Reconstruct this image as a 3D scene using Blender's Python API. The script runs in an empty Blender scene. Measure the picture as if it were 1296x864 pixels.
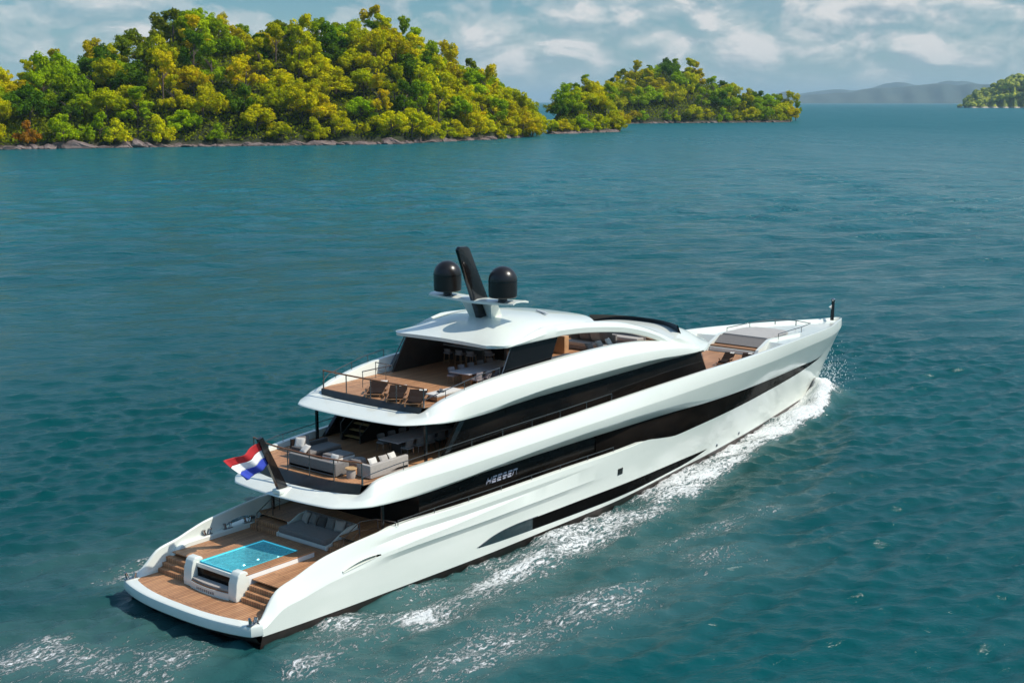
import bpy, bmesh, math, random
import numpy as np
from mathutils import Vector, Matrix

SC = bpy.context.scene
COL = SC.collection
random.seed(7)
rng = np.random.default_rng(11)

# ------------------------------------------------------------------ camera
# ship space = world space: x towards the bow, y to port, z up from the waterline, metres
CAM = np.array([-35.4, -48.02, 24.17])
PITCH = math.atan((432 - 129) / 1670.0)
AZ = math.atan((2021.5 - 648) / math.hypot(1670.0, 432 - 129))
FW = np.array([math.cos(AZ) * math.cos(PITCH), math.sin(AZ) * math.cos(PITCH), -math.sin(PITCH)])
RT = np.array([math.sin(AZ), -math.cos(AZ), 0.0])
UP = np.cross(RT, FW)
cd = bpy.data.cameras.new('camera')
cd.sensor_width = 36.0
cd.lens = 1670.0 / 1296 * 36
cd.clip_start = 0.5
cd.clip_end = 200000
cam = bpy.data.objects.new('camera', cd)
COL.objects.link(cam)
cam.matrix_world = Matrix(((RT[0], UP[0], -FW[0], CAM[0]), (RT[1], UP[1], -FW[1], CAM[1]), (RT[2], UP[2], -FW[2], CAM[2]), (0, 0, 0, 1)))
SC.camera = cam

# ------------------------------------------------------------------ light, sky, exposure
SUN_AZ = math.radians(-62.0)      # measured from +x towards +y
SUN_EL = math.radians(50.0)
sd = bpy.data.lights.new('sun', 'SUN')
sd.energy = 4.5
sd.angle = math.radians(0.53)
sd.color = (1.0, 0.935, 0.82)
sun = bpy.data.objects.new('sun', sd)
COL.objects.link(sun)
SD = Vector((math.cos(SUN_EL) * math.cos(SUN_AZ), math.cos(SUN_EL) * math.sin(SUN_AZ), math.sin(SUN_EL)))
sun.rotation_euler = SD.to_track_quat('Z', 'Y').to_euler()
SC.view_settings.view_transform = 'Standard'
SC.view_settings.look = 'None'
SC.view_settings.exposure = 0.0
SC.view_settings.gamma = 1.0
SC.view_settings.use_curve_mapping = False

W = bpy.data.worlds.new('World')
SC.world = W
W.use_nodes = True
nt = W.node_tree
for n in list(nt.nodes):
    nt.nodes.remove(n)


class NT:
    """tiny node-tree writer"""
    def __init__(s, tree):
        s.t = tree

    def n(s, typ, ins=None, **props):
        nd = s.t.nodes.new(typ)
        for k, v in props.items():
            setattr(nd, k, v)
        for k, v in (ins or {}).items():
            if isinstance(v, bpy.types.NodeSocket):
                s.t.links.new(v, nd.inputs[k])
            else:
                nd.inputs[k].default_value = v
        return nd

    def math(s, op, a, b=None, c=None, clamp=False):
        nd = s.t.nodes.new('ShaderNodeMath')
        nd.operation = op
        nd.use_clamp = clamp
        for i, v in enumerate((a, b, c)):
            if v is None:
                continue
            if isinstance(v, bpy.types.NodeSocket):
                s.t.links.new(v, nd.inputs[i])
            else:
                nd.inputs[i].default_value = v
        return nd.outputs[0]

    def mix(s, f, a, b, blend='MIX'):
        nd = s.t.nodes.new('ShaderNodeMix')
        nd.data_type = 'RGBA'
        nd.blend_type = blend
        for sock, v in ((nd.inputs[0], f), (nd.inputs[6], a), (nd.inputs[7], b)):
            if isinstance(v, bpy.types.NodeSocket):
                s.t.links.new(v, sock)
            else:
                sock.default_value = v if not isinstance(v, tuple) or len(v) == 4 else (*v, 1)
        return nd.outputs[2]

    def ramp(s, f, stops, interp='LINEAR'):
        nd = s.t.nodes.new('ShaderNodeValToRGB')
        cr = nd.color_ramp
        cr.interpolation = interp
        while len(cr.elements) < len(stops):
            cr.elements.new(0.5)
        for e, (p, c) in zip(cr.elements, stops):
            e.position = p
            e.color = (c, c, c, 1) if isinstance(c, (int, float)) else (*c, 1)
        s.t.links.new(f, nd.inputs[0])
        return nd.outputs[0]

    def noise(s, vec, scale, detail=4, rough=0.55, dist=0.0, lac=2.0):
        nd = s.n('ShaderNodeTexNoise', {'Scale': scale, 'Detail': detail, 'Roughness': rough, 'Distortion': dist, 'Lacunarity': lac})
        if vec is not None:
            s.t.links.new(vec, nd.inputs['Vector'])
        return nd.outputs[0]

    def mapping(s, vec, scale=(1, 1, 1), loc=(0, 0, 0), rot=(0, 0, 0)):
        return s.n('ShaderNodeMapping', {'Vector': vec, 'Scale': scale, 'Location': loc, 'Rotation': rot}).outputs[0]


g = NT(nt)
sky = g.n('ShaderNodeTexSky', sky_type='NISHITA', sun_disc=False, sun_elevation=SUN_EL,
          sun_rotation=math.pi / 2 - SUN_AZ, altitude=0.0, air_density=1.0, dust_density=0.6, ozone_density=2.0)
dirv = g.n('ShaderNodeTexCoord').outputs['Generated']
sep = g.n('ShaderNodeSeparateXYZ', {0: dirv})
elev = sep.outputs[2]
# bands of fair-weather cumulus low over the horizon
cv = g.mapping(dirv, scale=(1, 1, 2.1), loc=(0.31, 0.17, 0.02))
cvu = g.mapping(dirv, scale=(1, 1, 2.1), loc=(0.316, 0.165, 0.045))
n1 = g.noise(cv, 21.0, 9, 0.55, 0.35)
n2 = g.noise(cvu, 21.0, 9, 0.55, 0.35)
big = g.noise(g.mapping(dirv, scale=(1, 1, 1.5), loc=(3.1, 0.4, 0)), 4.5, 2, 0.5)
# more cloud towards the bow side of the sky
fwdx = g.math('MULTIPLY_ADD', sep.outputs[0], 0.16, -0.115)
hgt = g.ramp(elev, [(0.0, 0.0), (0.010, 0.12), (0.022, 0.75), (0.036, 1.0), (0.085, 1.0), (0.13, 0.35), (0.6, 0.3)])
dens = g.math('ADD', g.math('ADD', n1, g.math('MULTIPLY_ADD', big, 0.5, -0.25)), fwdx)
mask = g.ramp(dens, [(0.34, 0.0), (0.47, 0.45), (0.64, 1.0)], 'EASE')
mask = g.math('MULTIPLY', g.math('MULTIPLY', mask, hgt), 0.92, clamp=True)
lit = g.math('SUBTRACT', n1, n2)
lit = g.ramp(g.math('MULTIPLY_ADD', lit, 2.6, 0.5), [(0.2, 0.0), (0.75, 1.0)])
ccol = g.mix(lit, (2.3, 3.05, 3.5), (5.3, 5.25, 5.2))
tint = g.mix(g.ramp(elev, [(0.10, 0.0), (0.40, 1.0)]), (0.27, 0.47, 0.56), (0.88, 1.06, 1.06))
skyc = g.mix(1.0, sky.outputs[0], tint, 'MULTIPLY')
# thin milky air low down
low = g.ramp(elev, [(0.0, 1.0), (0.035, 0.55), (0.075, 0.12), (0.2, 0.0)])
skyc = g.mix(g.math('MULTIPLY', low, 0.75), skyc, (2.75, 3.75, 4.25))
skyc = g.mix(mask, skyc, ccol)
bg = g.n('ShaderNodeBackground', {'Color': skyc, 'Strength': 0.15})
wo = g.n('ShaderNodeOutputWorld', {'Surface': bg.outputs[0]})

# ------------------------------------------------------------------ helpers: objects
def thing(name, label, cat, loc=(0, 0, 0), rz=0.0, group=None):
    o = bpy.data.objects.new(name, None)
    o.empty_display_size = 0.3
    COL.objects.link(o)
    o.location = loc
    o.rotation_euler = (0, 0, rz)
    o['label'] = label
    o['category'] = cat
    if group:
        o['group'] = group
    return o


def tag(o, label, cat, group=None, kind=None):
    o['label'] = label
    o['category'] = cat
    if group:
        o['group'] = group
    if kind:
        o['kind'] = kind
    return o


def dup(root, loc=None, rz=None, label=None, group=None, scale=None):
    r = root.copy()
    COL.objects.link(r)
    if loc is not None:
        r.location = loc
    if rz is not None:
        r.rotation_euler = (0, 0, rz)
    if scale is not None:
        r.scale = scale
    if label:
        r['label'] = label
    if group:
        r['group'] = group
    for ch in list(root.children):
        c = ch.copy()
        COL.objects.link(c)
        c.parent = r
        for gch in list(ch.children):
            d = gch.copy()
            COL.objects.link(d)
            d.parent = c
    return r


class MB:
    """collects shapes, then links them as one mesh object"""
    def __init__(s):
        s.v = []
        s.f = []

    def add(s, vs, fs):
        o = len(s.v)
        s.v += [tuple(map(float, p)) for p in vs]
        s.f += [tuple(i + o for i in f) for f in fs]
        return s

    def box(s, a, b, bev=0.0, seg=2, taper=None, rot=0.0, at=(0, 0)):
        bm = bmesh.new()
        x0, y0, z0 = a
        x1, y1, z1 = b
        cs = [(x0, y0, z0), (x1, y0, z0), (x1, y1, z0), (x0, y1, z0), (x0, y0, z1), (x1, y0, z1), (x1, y1, z1), (x0, y1, z1)]
        if taper:
            cx, cy = (x0 + x1) / 2, (y0 + y1) / 2
            cs = cs[:4] + [(cx + (p[0] - cx) * taper, cy + (p[1] - cy) * taper, p[2]) for p in cs[4:]]
        vv = [bm.verts.new(p) for p in cs]
        for f in ((3, 2, 1, 0), (4, 5, 6, 7), (0, 1, 5, 4), (1, 2, 6, 5), (2, 3, 7, 6), (3, 0, 4, 7)):
            bm.faces.new([vv[i] for i in f])
        if bev > 0:
            bmesh.ops.bevel(bm, geom=bm.edges[:], offset=bev, segments=seg, affect='EDGES', profile=0.6)
        if rot:
            bmesh.ops.rotate(bm, verts=bm.verts, cent=(at[0], at[1], 0), matrix=Matrix.Rotation(rot, 3, 'Z'))
        bm.verts.index_update()
        s.add([v.co for v in bm.verts], [[v.index for v in f.verts] for f in bm.faces])
        bm.free()
        return s

    def prism(s, poly, z0, z1, z1b=None):
        """polygon (x, y) extruded from z0 to z1"""
        n = len(poly)
        vs = [(x, y, z0) for x, y in poly] + [(x, y, z1) for x, y in poly]
        fs = [tuple(range(n - 1, -1, -1)), tuple(range(n, 2 * n))]
        fs += [(i, (i + 1) % n, n + (i + 1) % n, n + i) for i in range(n)]
        return s.add(vs, fs)

    def extr(s, pts, off):
        """closed 3-D polygon extruded along vector off"""
        n = len(pts)
        vs = [tuple(p) for p in pts] + [tuple(np.add(p, off)) for p in pts]
        fs = [tuple(range(n - 1, -1, -1)), tuple(range(n, 2 * n))]
        fs += [(i, (i + 1) % n, n + (i + 1) % n, n + i) for i in range(n)]
        return s.add(vs, fs)

    def grid(s, rows, closed=False, skip=None):
        """rows[i][j] -> quads"""
        a = np.asarray(rows, float)
        n, m = a.shape[:2]
        fs = []
        for i in range(n - 1):
            for j in range(m if closed else m - 1):
                if skip and skip(i, j):
                    continue
                k = (j + 1) % m
                fs.append((i * m + j, i * m + k, (i + 1) * m + k, (i + 1) * m + j))
        return s.add(a.reshape(-1, 3), fs)

    def tube(s, path, r, n=8, cap=True):
        path = [Vector(p) for p in path]
        rows = []
        up = None
        for i, p in enumerate(path):
            d = (path[min(i + 1, len(path) - 1)] - path[max(i - 1, 0)]).normalized()
            if up is None:
                up = Vector((0, 0, 1)) if abs(d.z) < 0.9 else Vector((1, 0, 0))
            u = (up - d * up.dot(d)).normalized()
            w = d.cross(u)
            up = u
            rr = r[i] if isinstance(r, (list, tuple)) else r
            rows.append([p + (u * math.cos(t) + w * math.sin(t)) * rr for t in np.linspace(0, 2 * math.pi, n, endpoint=False)])
        o = len(s.v)
        s.grid([[tuple(q) for q in row] for row in rows], closed=True)
        if cap:
            m = len(rows)
            s.f.append(tuple(o + j for j in range(n)))
            s.f.append(tuple(o + (m - 1) * n + j for j in range(n - 1, -1, -1)))
        return s

    def lathe(s, prof, c=(0, 0, 0), n=24):
        rows = [[(c[0] + r * math.cos(t), c[1] + r * math.sin(t), c[2] + z) for t in np.linspace(0, 2 * math.pi, n, endpoint=False)] for r, z in prof]
        return s.grid(rows, closed=True)

    def build(s, name, mat, parent=None, smooth=True, angle=35, loc=None, rz=None):
        me = bpy.data.meshes.new(name)
        me.from_pydata(s.v, [], s.f)
        me.validate()
        bm = bmesh.new()
        bm.from_mesh(me)
        bmesh.ops.remove_doubles(bm, verts=bm.verts, dist=1e-4)
        bmesh.ops.recalc_face_normals(bm, faces=bm.faces)
        bm.to_mesh(me)
        bm.free()
        if smooth:
            me.polygons.foreach_set('use_smooth', [True] * len(me.polygons))
            me.set_sharp_from_angle(angle=math.radians(angle))
        o = bpy.data.objects.new(name, me)
        COL.objects.link(o)
        me.materials.append(mat)
        if parent is not None:
            o.parent = parent
        if loc is not None:
            o.location = loc
        if rz is not None:
            o.rotation_euler = (0, 0, rz)
        return o


def pchip(xs, ys):
    xs = np.array(xs, float)
    ys = np.array(ys, float)
    h = np.diff(xs)
    d = np.diff(ys) / h
    m = np.zeros(len(xs))
    m[0] = d[0]
    m[-1] = d[-1]
    for i in range(1, len(xs) - 1):
        if d[i - 1] * d[i] > 0:
            w1 = 2 * h[i] + h[i - 1]
            w2 = h[i] + 2 * h[i - 1]
            m[i] = (w1 + w2) / (w1 / d[i - 1] + w2 / d[i])

    def f(x):
        x = np.clip(np.asarray(x, float), xs[0], xs[-1])
        i = np.clip(np.searchsorted(xs, x, side='right') - 1, 0, len(xs) - 2)
        t = (x - xs[i]) / h[i]
        return ys[i] * (1 + 2 * t) * (1 - t) ** 2 + h[i] * m[i] * t * (1 - t) ** 2 + ys[i + 1] * t * t * (3 - 2 * t) + h[i] * m[i + 1] * t * t * (t - 1)
    return f


# ------------------------------------------------------------------ materials
MATS = {}


def mat(name, col, rough=0.5, metal=0.0, coat=0.0, spec=0.5, var=0.0, vscale=3.0, bump=0.0, bscale=40.0, build=None, sheen=0.0):
    if name in MATS:
        return MATS[name]
    m = bpy.data.materials.new(name)
    m.use_nodes = True
    t = m.node_tree
    b = t.nodes['Principled BSDF']
    w = NT(t)
    b.inputs['Base Color'].default_value = (*col, 1)
    b.inputs['Roughness'].default_value = rough
    b.inputs['Metallic'].default_value = metal
    b.inputs['Coat Weight'].default_value = coat
    b.inputs['Coat Roughness'].default_value = 0.04
    b.inputs['Specular IOR Level'].default_value = spec
    b.inputs['Sheen Weight'].default_value = sheen
    oc = w.n('ShaderNodeTexCoord').outputs['Object']
    if var > 0:
        nz = w.noise(oc, vscale, 5, 0.6)
        lo = tuple(c * (1 - var) for c in col)
        hi = tuple(min(1, c * (1 + var)) for c in col)
        t.links.new(w.mix(w.ramp(nz, [(0.3, 0.0), (0.7, 1.0)]), lo, hi), b.inputs['Base Color'])
    if bump > 0:
        nb = w.noise(oc, bscale, 3, 0.6)
        bp = w.n('ShaderNodeBump', {'Height': nb, 'Strength': bump, 'Distance': 0.02})
        t.links.new(bp.outputs[0], b.inputs['Normal'])
    if build:
        build(w, b, oc)
    MATS[name] = m
    return m


def teak_nodes(w, b, oc):
    pl = w.mapping(oc, scale=(1, 1, 1))
    br = w.n('ShaderNodeTexBrick', {'Vector': pl, 'Color1': (0.50, 0.255, 0.122, 1), 'Color2': (0.36, 0.168, 0.078, 1), 'Mortar': (0.06, 0.032, 0.02, 1),
                                    'Scale': 1.0, 'Mortar Size': 0.013, 'Mortar Smooth': 0.2, 'Bias': -0.15, 'Brick Width': 5.5, 'Row Height': 0.165})
    br.offset = 0.37
    gr = w.noise(w.mapping(oc, scale=(0.6, 9, 9)), 3.0, 5, 0.65)
    st = w.noise(oc, 0.7, 4, 0.6)
    c = w.mix(1.0, br.outputs[0], w.ramp(gr, [(0.25, 0.72), (0.75, 1.22)]), 'MULTIPLY')
    c = w.mix(1.0, c, w.ramp(st, [(0.3, 0.84), (0.7, 1.14)]), 'MULTIPLY')
    w.t.links.new(c, b.inputs['Base Color'])
    rg = w.math('MULTIPLY_ADD', gr, 0.3, 0.4)
    w.t.links.new(rg, b.inputs['Roughness'])


def white_nodes(w, b, oc):
    n1 = w.noise(w.mapping(oc, scale=(0.25, 1, 1)), 0.9, 4, 0.55)
    c = w.mix(w.ramp(n1, [(0.3, 0.0), (0.7, 1.0)]), (0.705, 0.745, 0.68), (0.755, 0.785, 0.725))
    w.t.links.new(c, b.inputs['Base Color'])
    fair = w.noise(w.mapping(oc, scale=(0.3, 0.6, 0.9)), 1.3, 2, 0.5)
    bp = w.n('ShaderNodeBump', {'Height': fair, 'Strength': 0.25, 'Distance': 0.02})
    w.t.links.new(bp.outputs[0], b.inputs['Coat Normal'])


def glass_nodes(w, b, oc):
    # long panes: faint joints between them and slightly uneven panes
    b.inputs['IOR'].default_value = 1.26
    n1 = w.noise(w.mapping(oc, scale=(0.25, 0.25, 0.8)), 1.2, 3, 0.55)
    c = w.mix(w.ramp(n1, [(0.35, 0.0), (0.7, 1.0)]), (0.004, 0.0037, 0.0034), (0.014, 0.011, 0.009))
    br = w.n('ShaderNodeTexBrick', {'Vector': w.mapping(oc, rot=(math.pi / 2, 0, 0)), 'Color1': (1, 1, 1, 1), 'Color2': (1, 1, 1, 1), 'Mortar': (0, 0, 0, 1),
                                    'Scale': 1.0, 'Mortar Size': 0.02, 'Brick Width': 2.6, 'Row Height': 30.0})
    br.offset = 0.0
    w.t.links.new(c, b.inputs['Base Color'])
    n2 = w.noise(w.mapping(oc, scale=(0.5, 0.5, 0.8)), 1.6, 2, 0.5)
    bp = w.n('ShaderNodeBump', {'Height': w.math('ADD', w.math('MULTIPLY', n2, 0.6), w.math('MULTIPLY', br.outputs[0], 0.25)), 'Strength': 0.35, 'Distance': 0.03})
    w.t.links.new(bp.outputs[0], b.inputs['Normal'])


def fabric_nodes(w, b, oc):
    we = w.noise(oc, 60, 2, 0.7)
    bp = w.n('ShaderNodeBump', {'Height': w.math('ADD', we, w.math('MULTIPLY', w.noise(oc, 5, 2), 2.0)), 'Strength': 0.35, 'Distance': 0.02})
    w.t.links.new(bp.outputs[0], b.inputs['Normal'])


M_WHITE = mat('gloss_white_paint', (0.78, 0.8, 0.78), 0.28, coat=0.7, build=white_nodes)
M_WHITE2 = mat('satin_white_paint', (0.76, 0.77, 0.75), 0.42, var=0.03, vscale=2)
M_GLASS = mat('black_tinted_glass', (0.01, 0.009, 0.008), 0.035, spec=0.26, build=glass_nodes)
M_BLACK = mat('black_gloss_paint', (0.008, 0.007, 0.007), 0.16, spec=0.5, coat=0.3, var=0.3, vscale=4)
M_DOME = mat('satin_black_dome', (0.011, 0.009, 0.008), 0.30, spec=0.5, var=0.2, vscale=5)
M_BOOT = mat('dark_antifouling', (0.050, 0.032, 0.027), 0.38, var=0.35, vscale=1.5)
M_TEAK = mat('teak_deck', (0.3, 0.16, 0.08), 0.5, build=teak_nodes)
M_TRIM = mat('varnished_wood', (0.21, 0.085, 0.032), 0.28, coat=0.4, var=0.3, vscale=8)
M_FURN = mat('furniture_teak', (0.30, 0.15, 0.07), 0.5, var=0.25, vscale=10)
M_TAUPE = mat('taupe_riser', (0.040, 0.033, 0.029), 0.34, var=0.2, vscale=3)
M_STEEL = mat('polished_steel', (0.42, 0.42, 0.43), 0.16, metal=1.0, var=0.05)
M_RAIL = mat('grey_rail', (0.20, 0.205, 0.21), 0.26, metal=0.85, var=0.05)
M_GREY = mat('grey_fabric', (0.175, 0.158, 0.147), 0.85, sheen=0.25, var=0.1, vscale=9, build=fabric_nodes)
M_GREY_D = mat('dark_grey_fabric', (0.065, 0.056, 0.053), 0.85, sheen=0.2, var=0.12, vscale=9, build=fabric_nodes)
M_GREY_L = mat('light_grey_fabric', (0.37, 0.335, 0.30), 0.85, sheen=0.25, var=0.08, vscale=9, build=fabric_nodes)
M_CREAM = mat('cream_fabric', (0.62, 0.585, 0.53), 0.85, sheen=0.2, var=0.06, vscale=9, build=fabric_nodes)
M_BROWN = mat('dark_brown_cushion', (0.020, 0.012, 0.009), 0.85, spec=.12, var=0.2, vscale=9, build=fabric_nodes)
M_STONE = mat('grey_tabletop', (0.40, 0.37, 0.375), 0.35, var=0.12, vscale=6)
M_DARKIN = mat('dark_interior', (0.040, 0.027, 0.020), 0.45, var=0.3, vscale=2)
M_OCHRE = mat('ochre_tread', (0.30, 0.19, 0.055), 0.5, var=0.2, vscale=8)
M_LETTER = mat('brushed_letter', (0.42, 0.43, 0.52), 0.35, metal=0.2, var=0.05)
M_INK = mat('dark_letter', (0.09, 0.09, 0.1), 0.5, var=0.05)

# ------------------------------------------------------------------ the yacht: hull form
SL = 68.2
xstem = pchip([-1.5, .55, 1.33, 3.42, 4.93, 5.8, 6.6], [62.0, 63.6, 64.4, 66.1, 67.5, 68.2, 68.3])
B_lo = pchip([-1, 0, 7, 17, 26, 37, 50.2, 60, 65, 67.5, 68.2], [4.92, 4.9, 4.80, 4.98, 4.95, 4.0, 2.65, 1.3, .6, .2, .02])
B_hi = pchip([-1, 0, 6, 14, 25, 35, 41, 45, 50, 54, 57, 60, 62, 64, 66, 67.5, 68.0, 68.2],
             [4.95, 4.95, 4.95, 5.05, 5.25, 5.4, 5.35, 5.15, 4.55, 3.95, 3.47, 2.93, 2.5, 1.95, 1.25, .65, .35, .02])


def hull_y(s, z):
    s = np.asarray(s, float)
    z = np.asarray(z, float)
    t = np.clip((z - .55) / 5.9, 0, 1.1)
    p = 1 + .5 * np.clip((s - 35) / 20, 0, 1)
    lo, hi = B_lo(s), B_hi(s)
    y = lo + (hi - lo) * t ** p
    return np.where(z < .55, lo * (1 - .12 * (.55 - z)), y)


def hp(s, z, side, off=0.0):
    """point on the hull skin at station s, height z, pushed off outwards"""
    s = np.asarray(s, float)
    z = np.asarray(z, float) + 0 * s
    x = np.where(s < 40, s, 40 + (s - 40) * (xstem(z) - 40) / (SL - 40))
    y = np.maximum(hull_y(s, z) + off, 0.0)
    return np.stack([x, side * y, z], -1)


zs = pchip([-1, 0.0, .4, 1.8, 2.9, 3.6, 4.6, 5.8, 7, 10.5, 15, 22, 27.4, 30.6, 32.5, 34.8, 39, 49, 57.5, 63.4, 66.3, 68.2],
           [1.5, 1.5, 1.54, 2.62, 2.86, 3.07, 3.32, 3.47, 3.58, 3.77, 3.75, 3.76, 3.72, 3.74, 3.45, 3.13, 3.05, 2.9, 2.75, 2.88, 3.72, 3.82])
zb = pchip([6, 7.7, 10, 16.5, 24.4, 27.3, 33.9, 43.3, 54.7, 66.3, 68.2], [5.02, 5.02, 5.0, 4.97, 4.95, 4.92, 4.86, 4.68, 4.22, 3.76, 3.86])
zt = pchip([7, 8.3, 9.4, 12.8, 17.1, 22.3, 27.1, 33.2, 38.8, 44.3, 52.8, 58, 63, 66, 68.2], [6.2, 6.3, 6.36, 6.5, 6.62, 6.72, 6.86, 7.04, 7.12, 7.12, 6.9, 6.64, 6.36, 6.22, 6.15])
zcr = pchip([8, 27.2, 33.5, 42, 54.3, 65.8, 68.2], [5.75, 6.05, 6.13, 6.22, 5.95, 5.57, 5.6])
zlc = pchip([8, 12.4, 17.1, 20.5, 27.2, 33.7, 38.6, 45, 68.2], [5.03, 5.13, 5.33, 5.45, 5.56, 5.46, 5.0, 4.8, 4.0])
infac = pchip([8, 11.5, 16, 27, 33, 39.5, 68], [0.0, 0.08, 0.45, 0.55, 0.45, 0.02, 0.02])    # tuck of the fascia's lower facet

YACHT = thing('motor_yacht', 'long white three deck motor yacht with black window bands under way on teal sea', 'yacht')


def ypart(mb, name, m, **k):
    return mb.build(name, m, YACHT, **k)


STN = np.unique(np.concatenate([np.arange(.4, 9, .25), np.arange(9, 60, .5), np.arange(60, 66, .25), np.arange(66, 68.21, .1)]))
ridge = pchip([.6, 2.2, 2.42, 2.6, 2.74, 3.05, 3.2, 3.42, 3.6, 3.75], [0, 0, .07, .17, .19, .09, 0.01, .06, .03, 0])
amp = pchip([0, 6.6, 9.5, 13, 21, 28.5, 70], [0, 0, 1, 1, .9, 0, 0])
slotb = lambda s: 2.62 + 0.10 * (np.asarray(s) - 5.3) / 2.6
SLOTK = [.46]
sloth = lambda s: np.where((np.asarray(s) > 5.2) & (np.asarray(s) < 8.0), SLOTK[0] * np.sin(np.clip((np.asarray(s) - 5.2) / 2.8, 0, 1) * math.pi) ** 0.8, 0.0)
ROWS = [.6, .75, .95, 1.3, 1.7, 2.1, 2.25, 2.42, 2.56, 'zl', 'zu', 3.05, 3.2, 3.32, 3.45, 3.6, 3.75]


zbot = pchip([-1, 0, 1, 3, 7, 12, 17, 70], [.99, .98, .93, .82, .68, .62, .6, .6])


def hull_row(r, s):
    if r == 'zl':
        r0 = slotb(s)
    elif r == 'zu':
        r0 = slotb(s) + .02 + sloth(s)
    else:
        r0 = np.full_like(s, float(r))
    # the fixed rows make room for the slot
    if not isinstance(r, str) and r > 2.9:
        r0 = np.maximum(r0, slotb(s) + .05 + sloth(s) + (r - 3.05) * .2)
    top = zs(s)
    lo = zbot(s)
    return lo + (r0 - .6) * (top - lo) / 3.15, r0


lean = pchip([0, .4, 1.5, 3.5, 8, 14, 70], [.05, .18, .42, .46, .32, 0, 0])
skin = MB()
for side in (-1, 1):
    SLOTK[0] = .2 if side < 0 else .46
    rows = []
    for r in ROWS:
        z, r0 = hull_row(r, STN)
        rows.append(hp(STN, z, side, ridge(r0) * amp(STN) - lean(STN) * np.clip((r0 - 2.45) / 1.3, 0, 1)))
    jz = ROWS.index('zl')
    skin.grid(rows, skip=lambda i, j: i == jz and 5.3 < STN[j] < 7.75)
hull = ypart(skin, 'hull', M_WHITE, angle=13)

bs = MB()
for side in (-1, 1):
    bs.grid([hp(STN, np.full_like(STN, z) if z < .5 else zbot(STN) + .003, side, o) for z, o in ((-1.4, -.5), (-.4, -.1), (.1, -.02), (.602, -.012))])
aft = np.linspace(-1, 1, 25)
bul = lambda v: -.72 * (1 - np.abs(v) ** 2.6)
bs.grid([[(bul(v) * k + dx, v * w, z) for v in aft] for z, w, k, dx in ((-1.4, 4.0, .2, 3.2), (.2, 4.5, .5, 1.0), (.70, 4.75, .85, .3), (1.0, 4.88, .98, .06))])
ypart(bs, 'boot_stripe', M_BOOT)

# hull edge under the glass band, a pale styling ledge
# ------------------------------------------------------------------ swim platform rim
rim = MB()
rows = []
for z, ins in ((.97, .12), (.98, .06), (1.03, .01), (1.10, .0), (1.40, .0), (1.47, .025), (1.505, .08), (1.51, .14), (1.51, .46), (1.46, .47)):
    row = []
    for v in np.linspace(-1, 1, 41):
        w = 4.93 - ins
        y = math.copysign(w * abs(v) ** 1.0, v)
        rx = bul(v)
        cr = max(0, abs(v) - .93) / .07          # rounded corners
        row.append((rx + ins + .42 * cr ** 2.2, y, z))
    rows.append(row)
rim.grid(rows)
ypart(rim, 'platform_rim', M_WHITE)

# decks (teak)
def deck(pts, z, name='teak_deck', th=.05, m=None):
    return ypart(MB().prism(pts, z - th, z), name, m or M_TEAK, smooth=False)


pf = [(float(bul(v)) + .47 + .42 * (max(0, abs(v) - .93) / .07) ** 2.2, 4.46 * v) for v in np.linspace(-1, 1, 25)]
deck(pf + [(2.5, 4.5), (2.5, -4.5)], 1.5, 'platform_deck')
# white bulwark capping and its inner face; aft it is a broad shoulder round the bathing deck
inb = pchip([0, .4, 1.5, 2.6, 4, 8, 9, 30], [.14, .15, .16, .16, .15, .18, .34, .34])
cap = MB()
for side in (-1, 1):
    SLOTK[0] = .2 if side < 0 else .46
    S = np.concatenate([np.arange(.4, 9, .25), np.arange(9, 31.1, .5)])
    top = zs(S)
    y0 = hull_y(S, top) - lean(S)
    ylow = pchip([0, 1.9, 2.6, 8.2, 8.4, 31], [4.35, 4.25, 4.0, 4.0, 4.6, 4.75])(S)
    shelf_z = pchip([0, 1.5, 3.2, 8.2, 8.5, 31], [1.5, 1.62, 2.66, 2.66, 3.0, 3.0])(S)
    zdk = np.where(S < 2.2, 1.46, np.where(S < 7.9, 2.36, 2.96))
    yin = y0 - inb(S)
    ymid = np.where(S < 2.4, yin - .06, np.where(S < 8.3, np.minimum(yin - .02, 4.60), yin - .03))
    zu_, zl_ = hull_row('zu', S)[0], hull_row('zl', S)[0]
    f = lambda y, z: np.stack([S, side * y, z], -1)
    hi_ = np.maximum(top - .02, shelf_z)
    rows = [f(y0 - .0, top), f(y0 - .05, top + .035), f(yin + .06, top + .035), f(yin, top - .02),
            f(ymid + .01, np.maximum(np.minimum(zu_, hi_), shelf_z)), f(ymid, np.maximum(np.minimum(zl_, hi_), shelf_z)),
            f(ymid - .01, shelf_z), f(ylow + .04, shelf_z - .015), f(ylow, shelf_z - .06), f(ylow, np.minimum(zdk, shelf_z - .1))]
    cap.grid(rows, skip=lambda i, j: i == 4 and 5.3 < S[j] < 7.75)
    # sill and head of the slot
    ms = (S > 5.2) & (S < 7.9)
    for zz in (zl_, zu_):
        cap.grid([hp(S[ms], zz[ms], side), f(ymid, np.maximum(np.minimum(zz, hi_), shelf_z))[ms]])
ypart(cap, 'bulwark', M_WHITE)

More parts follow.
